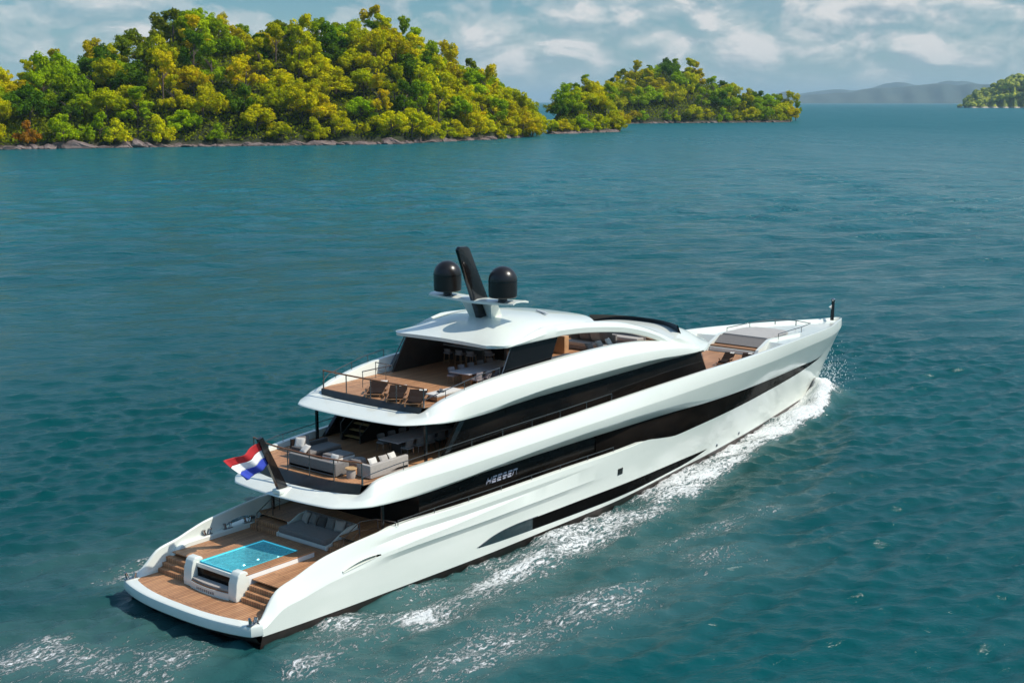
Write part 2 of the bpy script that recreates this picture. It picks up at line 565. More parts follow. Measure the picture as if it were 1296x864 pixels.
# ------------------------------------------------------------------ bathing deck: steps, pool, bench
for sgn in (1, -1):
    st = MB()
    for k in range(3):
        e = .004 * k
        st.box((1.62 + k * .24, min(sgn * (2.0 + e), sgn * (4.46 - e)), 1.46 + e), (2.75 - e, max(sgn * (2.0 + e), sgn * (4.46 - e)), 1.5 + .225 * (k + 1)), .012, 1)
    ypart(st, 'boarding_steps', M_TEAK, smooth=False)
    st = MB()
    for k in range(2):
        e = .004 * k
        st.box((7.2 + k * .3, min(sgn * (1.9 + e), sgn * (3.98 - e)), 2.37 + e), (8.2 - e, max(sgn * (1.9 + e), sgn * (3.98 - e)), 2.4 + .2 * (k + 1)), .012, 1)
    ypart(st, 'main_deck_steps', M_TEAK, smooth=False)

deck([(2.34, 1.95), (8.0, 1.95), (8.0, 4.05), (2.34, 4.05)], 2.4, 'pool_deck')
deck([(2.34, -4.05), (8.0, -4.05), (8.0, -1.95), (2.34, -1.95)], 2.4, 'pool_deck')
deck([(6.28, -1.95), (9.52, -1.95), (9.52, 1.95), (6.28, 1.95)], 2.4, 'pool_deck')
ypart(MB().box((9.5, -1.9, 2.38), (9.56, 1.9, 2.94)).box((7.97, 1.9, 2.38), (9.5, 1.95, 2.94)).box((7.97, -1.95, 2.38), (9.5, -1.9, 2.94)), 'deck_riser', M_WHITE2, smooth=False)

tub = MB()
tub.box((1.75, -1.93, 1.46), (6.26, -1.75, 2.62), .02)
tub.box((1.75, 1.75, 1.46), (6.26, 1.93, 2.62), .02)
tub.box((6.1, -1.75, 1.46), (6.26, 1.75, 2.62), .02)
ypart(tub, 'pool_surround', M_WHITE2)
co = MB()
co.box((2.0, -1.95, 2.62), (6.28, -1.27, 2.68), .012, 1)
co.box((2.0, 1.27, 2.62), (6.28, 1.95, 2.68), .012, 1)
co.box((5.78, -1.27, 2.62), (6.28, 1.27, 2.68), .012, 1)
ypart(co, 'pool_coaming', M_TEAK, smooth=False)


def tile_nodes(w, b, oc):
    br = w.n('ShaderNodeTexBrick', {'Vector': oc, 'Color1': (0.05, 0.52, 0.62, 1), 'Color2': (0.035, 0.43, 0.54, 1), 'Mortar': (0.12, 0.6, 0.68, 1),
                                    'Scale': 1.0, 'Mortar Size': 0.01, 'Brick Width': .12, 'Row Height': .12})
    br.offset = 0
    w.t.links.new(br.outputs[0], b.inputs['Base Color'])


M_TILE = mat('turquoise_tile', (0.05, 0.5, 0.6), 0.3, build=tile_nodes)
pt = MB()
pt.grid([[(x, y, 1.95) for y in (-1.27, 1.27)] for x in (1.86, 5.78)])
for a, b_ in (((1.86, -1.27), (5.78, -1.27)), ((5.78, -1.27), (5.78, 1.27)), ((5.78, 1.27), (1.86, 1.27)), ((1.86, 1.27), (1.86, -1.27))):
    pt.grid([[(*a, 1.95), (*b_, 1.95)], [(*a, 2.70), (*b_, 2.70)]])
TUB = ypart(pt, 'pool_basin', M_TILE, smooth=False)


def water_nodes_pool(m):
    m.use_nodes = True
    t = m.node_tree
    for n in list(t.nodes):
        t.nodes.remove(n)
    w = NT(t)
    oc = w.n('ShaderNodeTexCoord').outputs['Object']
    h = w.math('ADD', w.noise(oc, 5.5, 4, 0.6, 0.6), w.math('MULTIPLY', w.noise(oc, 14, 3), .4))
    bp = w.n('ShaderNodeBump', {'Height': h, 'Strength': 0.7, 'Distance': 0.09})
    gl = w.n('ShaderNodeBsdfGlossy', {'Roughness': 0.03, 'Normal': bp.outputs[0]})
    tr = w.n('ShaderNodeBsdfTransparent', {'Color': (0.62, 0.93, 0.97, 1)})
    df = w.n('ShaderNodeBsdfDiffuse', {'Color': (0.13, 0.54, 0.63, 1), 'Normal': bp.outputs[0]})
    fr = w.n('ShaderNodeFresnel', {'IOR': 1.33, 'Normal': bp.outputs[0]})
    body = w.n('ShaderNodeMixShader', {0: w.ramp(h, [(.45, .25), (.85, .65)]), 1: tr.outputs[0], 2: df.outputs[0]})
    sh = w.n('ShaderNodeMixShader', {0: fr.outputs[0], 1: body.outputs[0], 2: gl.outputs[0]})
    w.n('ShaderNodeOutputMaterial', {'Surface': sh.outputs[0]})


M_POOL = bpy.data.materials.new('pool_water')
water_nodes_pool(M_POOL)
pw = MB()
pw.grid([[(x, y, 2.655) for y in np.linspace(-1.265, 1.265, 12)] for x in np.linspace(1.865, 5.775, 18)])
pw.build('pool_water', M_POOL, YACHT)
M_PLAMP = bpy.data.materials.new('pool_lamp')
M_PLAMP.use_nodes = True
_b = M_PLAMP.node_tree.nodes['Principled BSDF']
_b.inputs['Emission Color'].default_value = (0.8, 1, 1, 1)
_b.inputs['Emission Strength'].default_value = 10.0
for px_, py_ in ((3.2, -.35), (4.15, -.25), (5.0, -.75)):
    MB().lathe([(0, 0.03), (.05, .025), (.06, 0.0)], (px_, py_, 2.45), 12).build('pool_lamp', M_PLAMP, YACHT)

M_STRIP = bpy.data.materials.new('pool_strip_light')
M_STRIP.use_nodes = True
_b = M_STRIP.node_tree.nodes['Principled BSDF']
_b.inputs['Base Color'].default_value = (0.1, 0.6, 0.7, 1)
_b.inputs['Emission Color'].default_value = (0.12, 0.80, 1.0, 1)
_b.inputs['Emission Strength'].default_value = 0.4
sl_ = MB()
for a, b_ in (((1.86, -1.26, 2.64), (5.78, -1.20, 2.675)), ((1.86, 1.20, 2.64), (5.78, 1.26, 2.675)), ((1.86, -1.2, 2.641), (1.94, 1.2, 2.674)), ((5.72, -1.2, 2.641), (5.78, 1.2, 2.674))):
    sl_.box(a, b_)
ypart(sl_, 'pool_strip_light', M_STRIP, smooth=False)

# bench built into the aft face of the pool
bp_ = MB()
prof = [(1.38, 1.5), (1.36, 1.75), (1.45, 2.35), (1.55, 2.72), (1.68, 2.86), (1.98, 2.87), (2.12, 2.78), (2.2, 2.5), (2.2, 1.5)]
for s_ in (1, -1):
    lo_, hi_ = (1.36, 1.94) if s_ > 0 else (-1.94, -1.36)
    bm = bmesh.new()
    a = [bm.verts.new((x, lo_, z)) for x, z in prof]
    b2 = [bm.verts.new((x, hi_, z)) for x, z in prof]
    bm.faces.new(a)
    bm.faces.new(b2[::-1])
    for i in range(len(prof)):
        j = (i + 1) % len(prof)
        bm.faces.new((a[i], a[j], b2[j], b2[i]))
    bmesh.ops.bevel(bm, geom=[e for e in bm.edges], offset=.06, segments=3, affect='EDGES', profile=.6)
    bm.verts.index_update()
    bp_.add([v.co for v in bm.verts], [[v.index for v in f.verts] for f in bm.faces])
    bm.free()
front = [(1.36 - .13 * (1 - v * v), 1.4 * v) for v in np.linspace(-1, 1, 11)]
bp_.prism(front + [(1.9, 1.4), (1.9, -1.4)], 1.5, 1.82)
bp_.box((1.74, -1.38, 2.42), (1.86, 1.38, 2.62), .02)
BENCH = ypart(bp_, 'aft_bench', M_WHITE)
front2 = [(1.40 - .13 * (1 - v * v), 1.35 * v) for v in np.linspace(-1, 1, 11)]
MB().prism(front2 + [(1.78, 1.35), (1.78, -1.35)], 1.82, 1.88).build('bench_trim', M_TRIM, BENCH)
MB().prism([(x + .05, y * .985) for x, y in front2] + [(1.76, 1.33), (1.76, -1.33)], 1.88, 1.97).build('seat_cushion', M_GREY_L, BENCH)
MB().box((1.775, -1.35, 1.95), (1.80, 1.35, 2.43)).build('pool_window', M_GLASS, BENCH)
# vessel's name, too small to read in the place: a line of little dark letters
nm = MB()
for k in range(9):
    y = .82 - k * .15
    x = 1.36 - .13 * (1 - (y / 1.4) ** 2) - .006
    nm.box((x - .004, y - .1, 1.58), (x + .012, y - .075, 1.70))
    nm.box((x - .004, y - .04, 1.58), (x + .012, y - .015, 1.70))
    nm.box((x - .0038, y - .0752, 1.58 + .05 * (k % 3)), (x + .0118, y - .0398, 1.605 + .05 * (k % 3)))
nm.build('lettering', M_INK, BENCH, smooth=False)

# main deck
deck([(7.96, -3.98), (7.96, -1.9), (9.5, -1.9), (9.5, 1.9), (7.96, 1.9), (7.96, 3.98), (8.3, 4.6), (12, 4.72), (31, 4.9), (31, -4.9), (12, -4.72), (8.3, -4.6)], 3.0, 'main_deck')
# saloon walls
gl = MB()
bow_ = [(11.3 - .5 * (1 - v * v), 4.2 * v) for v in np.linspace(-1, 1, 15)]
gl.prism(bow_ + [(28.2, 4.25), (28.2, -4.25)], 3.0, 4.93)
ypart(gl, 'saloon_glass', M_GLASS, angle=20)
# lettering on the starboard glass: H E E S E n, slanted, broken strokes
lt = MB()


def stroke(x0, z0, x1, z1, w=.055):
    lt.tube([(x0, -4.285, z0), (x1, -4.285, z1)], w, 4)


H = .27
for k, ch in enumerate('HEESEN'):
    x = 16.5 + k * .44
    zb_ = 4.15
    sl = .10
    P_ = lambda u, v: (x + u * .28 + sl * v, zb_ + v * H)
    segs = {'H': [((0, 0), (0, 1)), ((1, 0), (1, 1)), ((0, .5), (1, .5))],
            'E': [((0, 0), (0, 1)), ((0, 1), (1, 1)), ((0, .5), (.85, .5)), ((0, 0), (1, 0))],
            'S': [((1, 1), (0, 1)), ((0, 1), (0, .5)), ((0, .5), (1, .5)), ((1, .5), (1, 0)), ((1, 0), (0, 0))],
            'N': [((0, 0), (0, 1)), ((0, 1), (1, 1)), ((1, 1), (1, 0))]}[ch]
    for a, b2 in segs:
        pa, pb = P_(*a), P_(*b2)
        lt.add([(pa[0] - .03, -4.27, pa[1] - .04), (pb[0] + .03, -4.27, pb[1] - .04), (pb[0] + .03, -4.27, pb[1] + .04), (pa[0] - .03, -4.27, pa[1] + .04),
                (pa[0] - .03, -4.30, pa[1] - .04), (pb[0] + .03, -4.30, pb[1] - .04), (pb[0] + .03, -4.30, pb[1] + .04), (pa[0] - .03, -4.30, pa[1] + .04)],
               [(0, 1, 2, 3), (7, 6, 5, 4), (0, 4, 5, 1), (1, 5, 6, 2), (2, 6, 7, 3), (3, 7, 4, 0)])
ypart(lt, 'lettering', M_LETTER, smooth=False)

# black band of hull windows forward, flush with the skin
band = MB()
for side in (-1, 1):
    # aft the panes swing in to meet the recessed saloon wall
    S = STN[(STN >= 26.5) & (STN <= 66.5)]
    a, b2 = np.where(S < 30.5, 3.02, zs(S)), zb(S)
    k_ = np.clip((S - 26.5) / 4.2, 0, 1)
    k_ = k_ * k_ * (3 - 2 * k_)
    rows = []
    for t in np.linspace(0, 1, 7):
        z = a + (b2 - a) * t
        p_ = hp(S, z, side, -.03 - infac(S) * t * np.clip((46 - S) / 7, 0, 1))
        p_[:, 1] = side * 4.29 * (1 - k_) + p_[:, 1] * k_
        rows.append(p_)
    band.grid(rows)
def band_nodes(w, b, oc):
    glass_nodes(w, b, oc)
    b.inputs['IOR'].default_value = 1.06


ypart(band, 'hull_window_band', mat('hull_band_glass', (0.01, 0.009, 0.008), 0.05, spec=0.2, build=band_nodes), angle=60)
# skin of the bow ahead of the band
nose = MB()
for side in (-1, 1):
    S = STN[STN >= 66.3]
    nose.grid([hp(S, zs(S) + (zb(S) - zs(S)) * t, side) for t in (0, .5, 1)])
ypart(nose, 'stem', M_WHITE)


# lower hull window, its thin bright rim, portholes, outlet, anchor pocket
def skin_patch(top, bot, s0, s1, off, n=60, rows=4):
    S = np.linspace(s0, s1, n)
    return [hp(S, bot(S) + (top(S) - bot(S)) * t, -1, off) for t in np.linspace(0, 1, rows)], [hp(S, bot(S) + (top(S) - bot(S)) * t, 1, off) for t in np.linspace(0, 1, rows)]


wt = pchip([15, 15.5, 16.2, 17.2, 18.4, 20, 26, 32, 40.2], [1.17, 1.32, 1.48, 1.60, 1.64, 1.62, 1.57, 1.40, 1.08])
wb = pchip([15, 16.5, 19, 26, 32, 36, 38.3, 40.2], [1.13, 1.06, .98, .84, .77, .76, .86, 1.06])
for side in (0, 1):
    p_ = MB()
    p_.grid(skin_patch(wt, wb, 19.55, 40.2, .012)[side])
    ypart(p_, 'lower_hull_window', mat('black_window', (.004, .004, .004), .06, spec=.15, var=.2, build=lambda w, b, oc: setattr(b.inputs['IOR'], 'default_value', 1.1)), angle=60)
    p_ = MB()
    p_.grid(skin_patch(wt, wb, 15.0, 19.55, .012)[side])
    ypart(p_, 'aft_hull_window', mat('smoked_grey_glass', (0.02, 0.04, 0.047), 0.06, spec=.35, var=.2), angle=60)
    S = np.linspace(14.9, 20, 24)
    sg = -1 if side == 0 else 1
    ypart(MB().tube(hp(S, wt(S) + .02, sg, .015), .022, 6), 'window_rim', M_STEEL)
for s_, z_ in ((42.2, .95), (46.8, .95)):
    for sg in (-1, 1):
        c = hp(s_, z_, sg, .02)
        o = ypart(MB().lathe([(0, .03), (.07, .03), (.10, .015), (.115, -.02)], (0, 0, 0), 14), 'hull_fitting', M_STEEL)
        o.location = c
        o.rotation_euler = (math.radians(90 if sg < 0 else -90), 0, math.radians(8 * sg))
S = np.linspace(27.75, 28.3, 4)
for sg in (-1, 1):
    ypart(MB().grid([hp(S, np.full(4, z), sg, .02) for z in (2.22, 2.4, 2.62)]), 'hull_outlet', M_BLACK)
    S2 = np.linspace(65.2, 66.5, 8)
    ypart(MB().grid([hp(S2 - .35 * (1 - t), np.full(8, .75 + 1.0 * t) + .25 * np.sin(np.linspace(0, math.pi, 8)) * (t - .5), sg, .02) for t in np.linspace(0, 1, 6)]), 'anchor_pocket', mat('weathered_steel', (.12, .13, .14), .35, metal=.7, var=.4, vscale=6))

# ------------------------------------------------------------------ upper deck: fascia with the overhanging aft end
def both(rows_fn, stations, mb, skip=None):
    """stations of the starboard side (first one on the centreline), mirrored"""
    a = np.array([rows_fn(u) for u in stations])          # n x m x 3
    b = a[::-1].copy()
    b[:, :, 1] *= -1
    full = np.concatenate([b[:-1], a], 0)
    # support points either side of each crease keep the facets flat and the edges crisp
    cols = [full[:, 0]]
    for j in range(1, full.shape[1] - 1):
        d0 = full[:, j - 1] - full[:, j]
        d1 = full[:, j + 1] - full[:, j]
        f0 = np.minimum(.3, .025 / np.maximum(np.linalg.norm(d0, axis=1), 1e-5))[:, None]
        f1 = np.minimum(.3, .025 / np.maximum(np.linalg.norm(d1, axis=1), 1e-5))[:, None]
        cols += [full[:, j] + d0 * f0, full[:, j] + d0 * f0 * .25 + d1 * f1 * .25, full[:, j] + d1 * f1]
    cols.append(full[:, -1])
    full = np.stack(cols, 1)
    mb.grid(full, skip=skip)
    return full


# profile points along the edge: underside, lower edge, low crease, crease, top outer, top inner, inner foot
def key_curves(stn):
    """stn: list of (u, [7 points]) -> pchip per coordinate"""
    us = [u for u, _ in stn]
    pts = np.array([p for _, p in stn])                   # n x m x 3
    fs = [[pchip(us, pts[:, j, c]) for c in range(3)] for j in range(pts.shape[1])]
    return lambda u: [[float(fs[j][c](u)) for c in range(3)] for j in range(pts.shape[1])]


def side_station(s):
    y_t = float(hull_y(s, zt(s))) if s > 13.5 else None
    yb = float(hull_y(s, zb(s)))
    ycr = float(hull_y(s, zcr(s)))
    k = float(infac(s))
    X = lambda z: s if s < 40 else 40 + (s - 40) * (float(xstem(z)) - 40) / (SL - 40)
    a, lc, c, t = (float(f(s)) for f in (zb, zlc, zcr, zt))
    lc = max(lc, a + .04)
    nar = min(1.0, max(0.03, float(hull_y(s, t)) / 1.2))
    t_in = .27 * nar
    floor = 5.98 if s < 39.5 else 5.7
    fy = max(0.0, y_t - .62 * nar) if s < 48 else max(0.0, y_t - .72 * nar)
    return [(X(a), -max(0, yb - .9 * nar), a + .01), (X(a), -max(0, yb - k), a), (X(lc), -float(hull_y(s, lc)), lc), (X(c), -(ycr + .05 * nar), c),
            (X(t), -(y_t - t_in), t), (X(t), -max(0, y_t - .52 * nar), t + .005), (X(t), -fy, min(floor, t - .1))]


aft_st = []
bcv = pchip([0, 1.3, 2.3, 3.2], [5.58, 5.62, 5.72, 5.88])
rcv = pchip([0, 2.1, 3.92], [6.62, 6.82, 7.46])


def plane_pts(lo, hi, nose=.055):
    """lower lip and the flat sloping shelf up to the riser"""
    lo, hi = np.array(lo, float), np.array(hi, float)
    d = hi - lo
    return [tuple(lo), tuple(lo + d * .05 + np.array((0, 0, nose))), tuple(lo + d * .5 + np.array((0, 0, nose * .6))), tuple(hi - d * .05), tuple(hi)]


for y in (0, .9, 1.8, 2.7, 3.2):
    yr = y * 1.13
    xb, xr = float(bcv(y)), float(rcv(yr))
    aft_st.append((y, [(xb + 1.5, -y, 5.0)] + plane_pts((xb, -y * 1.06, 5.21), (xr, -yr, 5.61)) + [(xr + .01, -yr, 5.50)]))
aft_st.append((3.75, [(7.4, -3.4, 5.0)] + plane_pts((6.2, -3.88, 5.2), (7.46, -3.88, 5.62)) + [(7.5, -3.86, 5.5)]))
aft_st.append((4.2, [(7.8, -3.6, 5.0), (6.7, -4.38, 5.19), (6.75, -4.40, 5.25), (7.1, -4.38, 5.46), (7.60, -4.12, 5.80), (7.76, -3.98, 5.82), (7.82, -3.95, 5.55)]))
aft_st.append((4.8, [(8.3, -3.7, 5.0), (7.5, -4.80, 5.16), (7.54, -4.81, 5.23), (7.75, -4.66, 5.60), (8.0, -4.36, 6.13), (8.15, -4.12, 6.15), (8.22, -4.08, 5.8)]))
aft_st.append((5.6, [(9.0, -3.8, 4.99), (8.55, -4.90, 5.11), (8.58, -4.92, 5.19), (8.7, -4.78, 5.72), (8.8, -4.50, 6.28), (8.85, -4.2, 6.3), (8.9, -4.14, 5.95)]))
aft_st.append((6.9, [(10.2, -3.9, 4.98), (10.0, -4.90, 5.04), (10.0, -4.93, 5.14), (10.05, -4.88, 5.82), (10.1, -4.62, 6.38), (10.1, -4.28, 6.385), (10.1, -4.2, 5.98)]))
for s in (14, 16, 18, 20, 23, 26, 29, 32, 35, 38, 41, 44, 47, 50, 53, 56, 59, 61, 63, 64.5, 65.7, 66.6, 67.4, 67.9, 68.19):
    aft_st.append((s - 3, side_station(s)))
fc = key_curves(aft_st)
us = np.concatenate([np.linspace(0, 3.2, 9), np.linspace(3.35, 7, 22), np.linspace(7.4, 60, 80), np.linspace(60.3, 65.19, 26)])
fas = MB()
both(fc, us, fas)
ypart(fas, 'upper_deck_fascia', M_WHITE, angle=70)
# underside of the overhang and the white outer decks
und = MB()
edge = [fc(u)[0] for u in us if fc(u)[0][0] < 30]
und.prism([(p[0], p[1]) for p in edge] + [(p[0], -p[1]) for p in edge[::-1]][:-1], 5.0, 5.10)
ypart(und, 'overhang_soffit', mat('soffit_paint', (.78, .77, .73), .5, var=.03), smooth=False)
# dark riser round the after edge of the upper deck and the teak on top of it
ris = MB()
yy = np.linspace(-3.9, 3.9, 31)
rt_ = lambda y: 7.02 + .10 * (abs(y) / 2.1) ** 2 * .35 + (.42 if abs(y) > 3.6 else .42 * (abs(y) / 3.6) ** 4) * .9
ris.grid([[(float(rcv(abs(y))) + .01, y, 5.52) for y in yy], [(float(rcv(abs(y))) + .02, y, 5.62) for y in yy], [(rt_(y), y * 1.03, 6.08) for y in yy], [(rt_(y) + .1, y * 1.03, 6.1) for y in yy]])
ypart(ris, 'deck_edge_riser', M_TAUPE)
deck([(rt_(y) + .06, y * 1.03) for y in yy] + [(8.3, 4.2), (10, 4.32), (20, 4.5), (39.5, 4.7), (39.5, -4.7), (20, -4.5), (10, -4.32), (8.3, -4.2)], 6.11, 'upper_deck', th=.04)

# upper deck house: raked dark glass with a diagonal pillar aft
hs = MB()
yb_, yt_ = 4.32, 4.12
for sg in (-1, 1):
    hs.extr([(13.0, sg * 4.34, 6.1), (14.9, sg * 4.18, 8.2), (38.6, sg * 3.98, 8.2), (39.7, sg * 4.12, 6.1)], (0, -sg * .12, 0))
ft = [(39.6 + 3.4 * (1 - abs(v) ** 2.4), 4.1 * v) for v in np.linspace(-1, 1, 21)]
hs.grid([[(x, y, 6.0) for x, y in ft], [(38.6 + (x - 39.6) * 1.0, y * .96, 8.2) for x, y in ft]])
ypart(hs, 'deckhouse_glass', M_GLASS, angle=20)
dk = MB()
dk.box((18.2, -4.2, 6.12), (18.4, 4.1, 8.15))
ypart(dk, 'saloon_bulkhead', M_GLASS, smooth=False)
for sg in (-1, 1):
    ypart(MB().extr([(12.75, sg * 4.38, 6.11), (13.1, sg * 4.38, 6.11), (15.05, sg * 4.22, 8.2), (14.6, sg * 4.22, 8.2)], (0, -sg * .2, 0)), 'raked_pillar', M_BLACK, smooth=False)
    ypart(MB().box((12.0, sg * 4.0 - .06, 6.11), (12.14, sg * 4.0 + .06, 8.2)), 'deck_pillar', M_BLACK, smooth=False)

# ------------------------------------------------------------------ sun deck: long arched wing
W_TOP = [(12.31, 3.90, 8.88), (12.96, 4.10, 9.16), (14.00, 4.25, 9.41), (16.0, 4.40, 9.72), (18.5, 4.50, 9.92), (21.6, 4.50, 10.02), (25.8, 4.50, 10.10), (30.5, 4.40, 9.90),
         (33.1, 4.30, 9.58), (35.8, 4.20, 9.06), (37.9, 4.12, 8.48)]
wx = [p[0] for p in W_TOP]
wty = pchip(wx, [p[1] for p in W_TOP])
wtz = pchip(wx, [p[2] for p in W_TOP])
wby = pchip([11.6, 12.2, 13.9, 17, 20.7, 27.7, 32.2, 36, 38.4], [4.2, 4.52, 4.8, 4.93, 4.98, 4.92, 4.72, 4.45, 4.18])
wbz = pchip([11, 13.9, 20.7, 27.7, 32, 36, 38.4], [8.24, 8.18, 8.14, 8.14, 8.10, 8.14, 8.12])
wst = []
b2 = pchip([0, 1.5, 3.0, 3.7], [10.1, 10.15, 10.32, 10.5])
r2 = pchip([0, 1.9, 3.6], [11.82, 11.86, 12.08])
for y in (0, 1.0, 2.0, 3.0, 3.5):
    xb, xr = float(b2(y)), float(r2(y))
    wst.append((y, [(xb + 2.2, -y, 8.18)] + plane_pts((xb, -y * 1.04, 8.40), (xr, -y, 8.69)) + [(xr + .02, -y, 8.5)]))
wst.append((4.05, [(12.4, -3.6, 8.18)] + plane_pts((10.88, -4.12, 8.39), (12.18, -3.62, 8.74)) + [(12.22, -3.58, 8.5)]))
wst.append((4.6, [(12.8, -3.8, 8.18), (11.55, -4.56, 8.37), (11.6, -4.57, 8.43), (11.95, -4.42, 8.68), (12.48, -3.98, 8.97), (12.6, -3.8, 8.98), (12.65, -3.76, 8.7)]))
wst.append((5.3, [(13.3, -4.0, 8.18), (12.7, -4.86, 8.28), (12.74, -4.88, 8.36), (12.9, -4.66, 8.80), (13.1, -4.16, 9.20), (13.2, -3.86, 9.2), (13.25, -3.82, 8.9)]))
for x in (14.2, 16, 18.5, 21.5, 24.5, 27.5, 30.5, 33, 35, 36.7, 37.6, 38.3):
    zb1, zt1, yb1, yt1 = float(wbz(x)), float(wtz(x)), float(wby(x)), float(wty(x))
    h = zt1 - zb1
    fac = max(0.0, min(1.0, (x - 15) / 5)) * max(0.0, min(1.0, (37.5 - x) / 5))
    wst.append((x - 8, [(x, -(yb1 - 1.0), zb1 + .02), (x, -(yb1 - .62 * fac), zb1), (x, -(yb1 + .02), zb1 + .10 * h + .20 * h * fac), (x, -(yb1 - .02 - .02 * h), zb1 + .62 * h),
                        (x, -(yt1 - .02), zt1 - .03 * h), (x, -(yt1 - .36), zt1 - .03), (x, -(yt1 - .44), min(8.98, zb1 + .6 * h))]))
wf = key_curves(wst)
us2 = np.concatenate([np.linspace(0, 3.5, 9), np.linspace(3.65, 6.2, 16), np.linspace(6.6, 30.3, 60)])
wing = MB()
both(wf, us2, wing)
ypart(wing, 'sun_deck_wing', M_WHITE, angle=70)
und = MB()
ed = [wf(u)[0] for u in us2]
und.prism([(p[0], p[1]) for p in ed] + [(p[0], -p[1]) for p in ed[::-1]][:-1], 8.17, 8.25)
ypart(und, 'sun_deck_soffit', MATS['soffit_paint'], smooth=False)
ris = MB()
yy = np.linspace(-3.62, 3.62, 27)
r3 = lambda y: 12.06 + .10 * (abs(y) / 3.6) ** 2
ris.grid([[(float(r2(abs(y))) + .01, y, 8.55) for y in yy], [(float(r2(abs(y))) + .02, y, 8.70) for y in yy], [(r3(y), y * 1.02, 8.98) for y in yy], [(r3(y) + .1, y * 1.02, 9.0) for y in yy]])
ypart(ris, 'deck_edge_riser', M_TAUPE)
deck([(r3(y) + .06, y * 1.02) for y in yy] + [(13.1, 3.85), (15, 3.95), (22, 4.08), (30, 4.0), (35.5, 3.85), (35.5, -3.85), (30, -4.0), (22, -4.08), (15, -3.95), (13.1, -3.85)], 9.01, 'sun_deck', th=.04)

# side screens of the sun deck
M_SCREEN = mat('smoked_screen', (.006, .006, .007), .10, spec=.22, var=.4, vscale=1.2)
for sg in (-1, 1):
    ypart(MB().extr([(18.0, sg * 4.0, 9.2), (19.25, sg * 3.82, 11.24), (23.4, sg * 3.82, 11.24), (22.1, sg * 4.0, 9.2)], (0, -sg * .08, 0)), 'side_screen', M_SCREEN, smooth=False)
    ypart(MB().tube([(17.75, sg * 4.03, 9.2), (19.1, sg * 3.86, 11.2)], .035, 6), 'screen_edge', M_RAIL)
# dark joinery on the port side, bar front wall
jo = MB()
jo.extr([(17.6, 3.72, 9.01), (19.0, 3.72, 11.2), (24.2, 3.72, 11.2), (24.2, 3.72, 9.01)], (0, -.1, 0))
ypart(jo, 'dark_joinery', M_DARKIN, smooth=False)
jo = MB()
jo.box((24.2, .8, 9.01), (24.45, 3.6, 11.2))
ypart(jo, 'wing_bulkhead', M_DARKIN, smooth=False)

# ------------------------------------------------------------------ hardtop and its arches
RX = [17.55, 18.3, 19.5, 21, 23, 25, 27, 28.2]
NR = 25
roof_t, roof_b = [], []
v = np.linspace(-1, 1, 41)
aftx = lambda y: 17.72 - .12 * (abs(y) / 4.05) + 0.0 * y
for k, t in enumerate(np.concatenate([[0, .006, .02], np.linspace(.05, 1, 26)])):
    row, rowb = [], []
    for vv in v:
        w = 4.08 * (1 - .10 * max(0, 1 - t / .05) ** 2)
        y = w * vv
        x0 = float(aftx(y)) + .55 * max(0, (abs(vv) - .86) / .14) ** 2.2
        x1 = 28.4 - 1.7 * abs(vv) ** 2.2
        x = x0 + (x1 - x0) * t
        edge = 11.26 + .0 * x
        # crown: flat aft brim, a broad hump under the mast, then a gentle fall forward
        rise_x = float(pchip([17.2, 18.6, 20.2, 22, 24, 26, 28.6], [0.0, .22, .66, .84, .74, .52, .22])(x))
        rise_y = (1 - abs(vv) ** 3.2)
        sidez = float(pchip([17.2, 19, 21, 23, 26, 28.6], [0.04, .10, .24, .38, .30, .12])(x)) * (1 - abs(vv) ** 14)
        row.append((x, y, edge + .04 + rise_x * rise_y * .9 + sidez * .6))
        rowb.append((x + .02 * (1 - t), y * .995, 11.18 + .03 * (1 - abs(vv))))
    roof_t.append(row)
    roof_b.append(rowb)
rf = MB()
rf.grid(roof_t)
rf.grid(roof_b)
rf.grid([roof_t[0], roof_b[0]])
rf.grid([roof_t[-1], roof_b[-1]])
for e in (0, -1):
    rf.grid([[r[e] for r in roof_t], [r[e] for r in roof_b]])
ypart(rf, 'hardtop', M_WHITE, angle=30)

A_TOP = pchip([19.0, 21.1, 24.3, 28.7, 31.0, 33.4, 36.0, 37.3], [11.60, 11.90, 11.80, 11.32, 10.82, 10.08, 9.03, 8.55])
A_BOT = pchip([19.0, 22.9, 24.7, 26.2, 29.6, 32.0, 33.4, 35.2, 37.3], [11.22, 11.20, 11.12, 10.98, 10.52, 9.95, 9.48, 8.60, 8.0])
arch = MB()
for sg in (-1, 1):
    X = np.concatenate([np.linspace(18.6, 22, 8), np.linspace(22.6, 37.2, 40)])
    k = np.clip((X - 18.6) / 3.5, 0, 1)
    yo = np.interp(X, [18, 23, 30, 37.3], [4.10, 4.16, 4.22, 4.12])
    th = np.interp(X, [18, 23, 28, 34, 37.3], [.3, .55, .75, .6, .3])
    zt_ = 11.28 + (A_TOP(X) - 11.28) * k
    zb_ = np.where(X < 22.9, 11.19, A_BOT(X))
    mid = (zt_ + zb_) / 2
    f = lambda y, z: np.stack([X, sg * y, z], -1)
    arch.grid([f(yo - .06, zb_), f(yo, zb_ + .05), f(yo + .03, mid), f(yo - .10, zt_ - .07), f(yo - .26, zt_), f(yo - th, zt_ - .06), f(yo - th + .05, mid), f(yo - th + .1, zb_), f(yo - .06, zb_)])
ypart(arch, 'roof_arch', M_WHITE, angle=32)

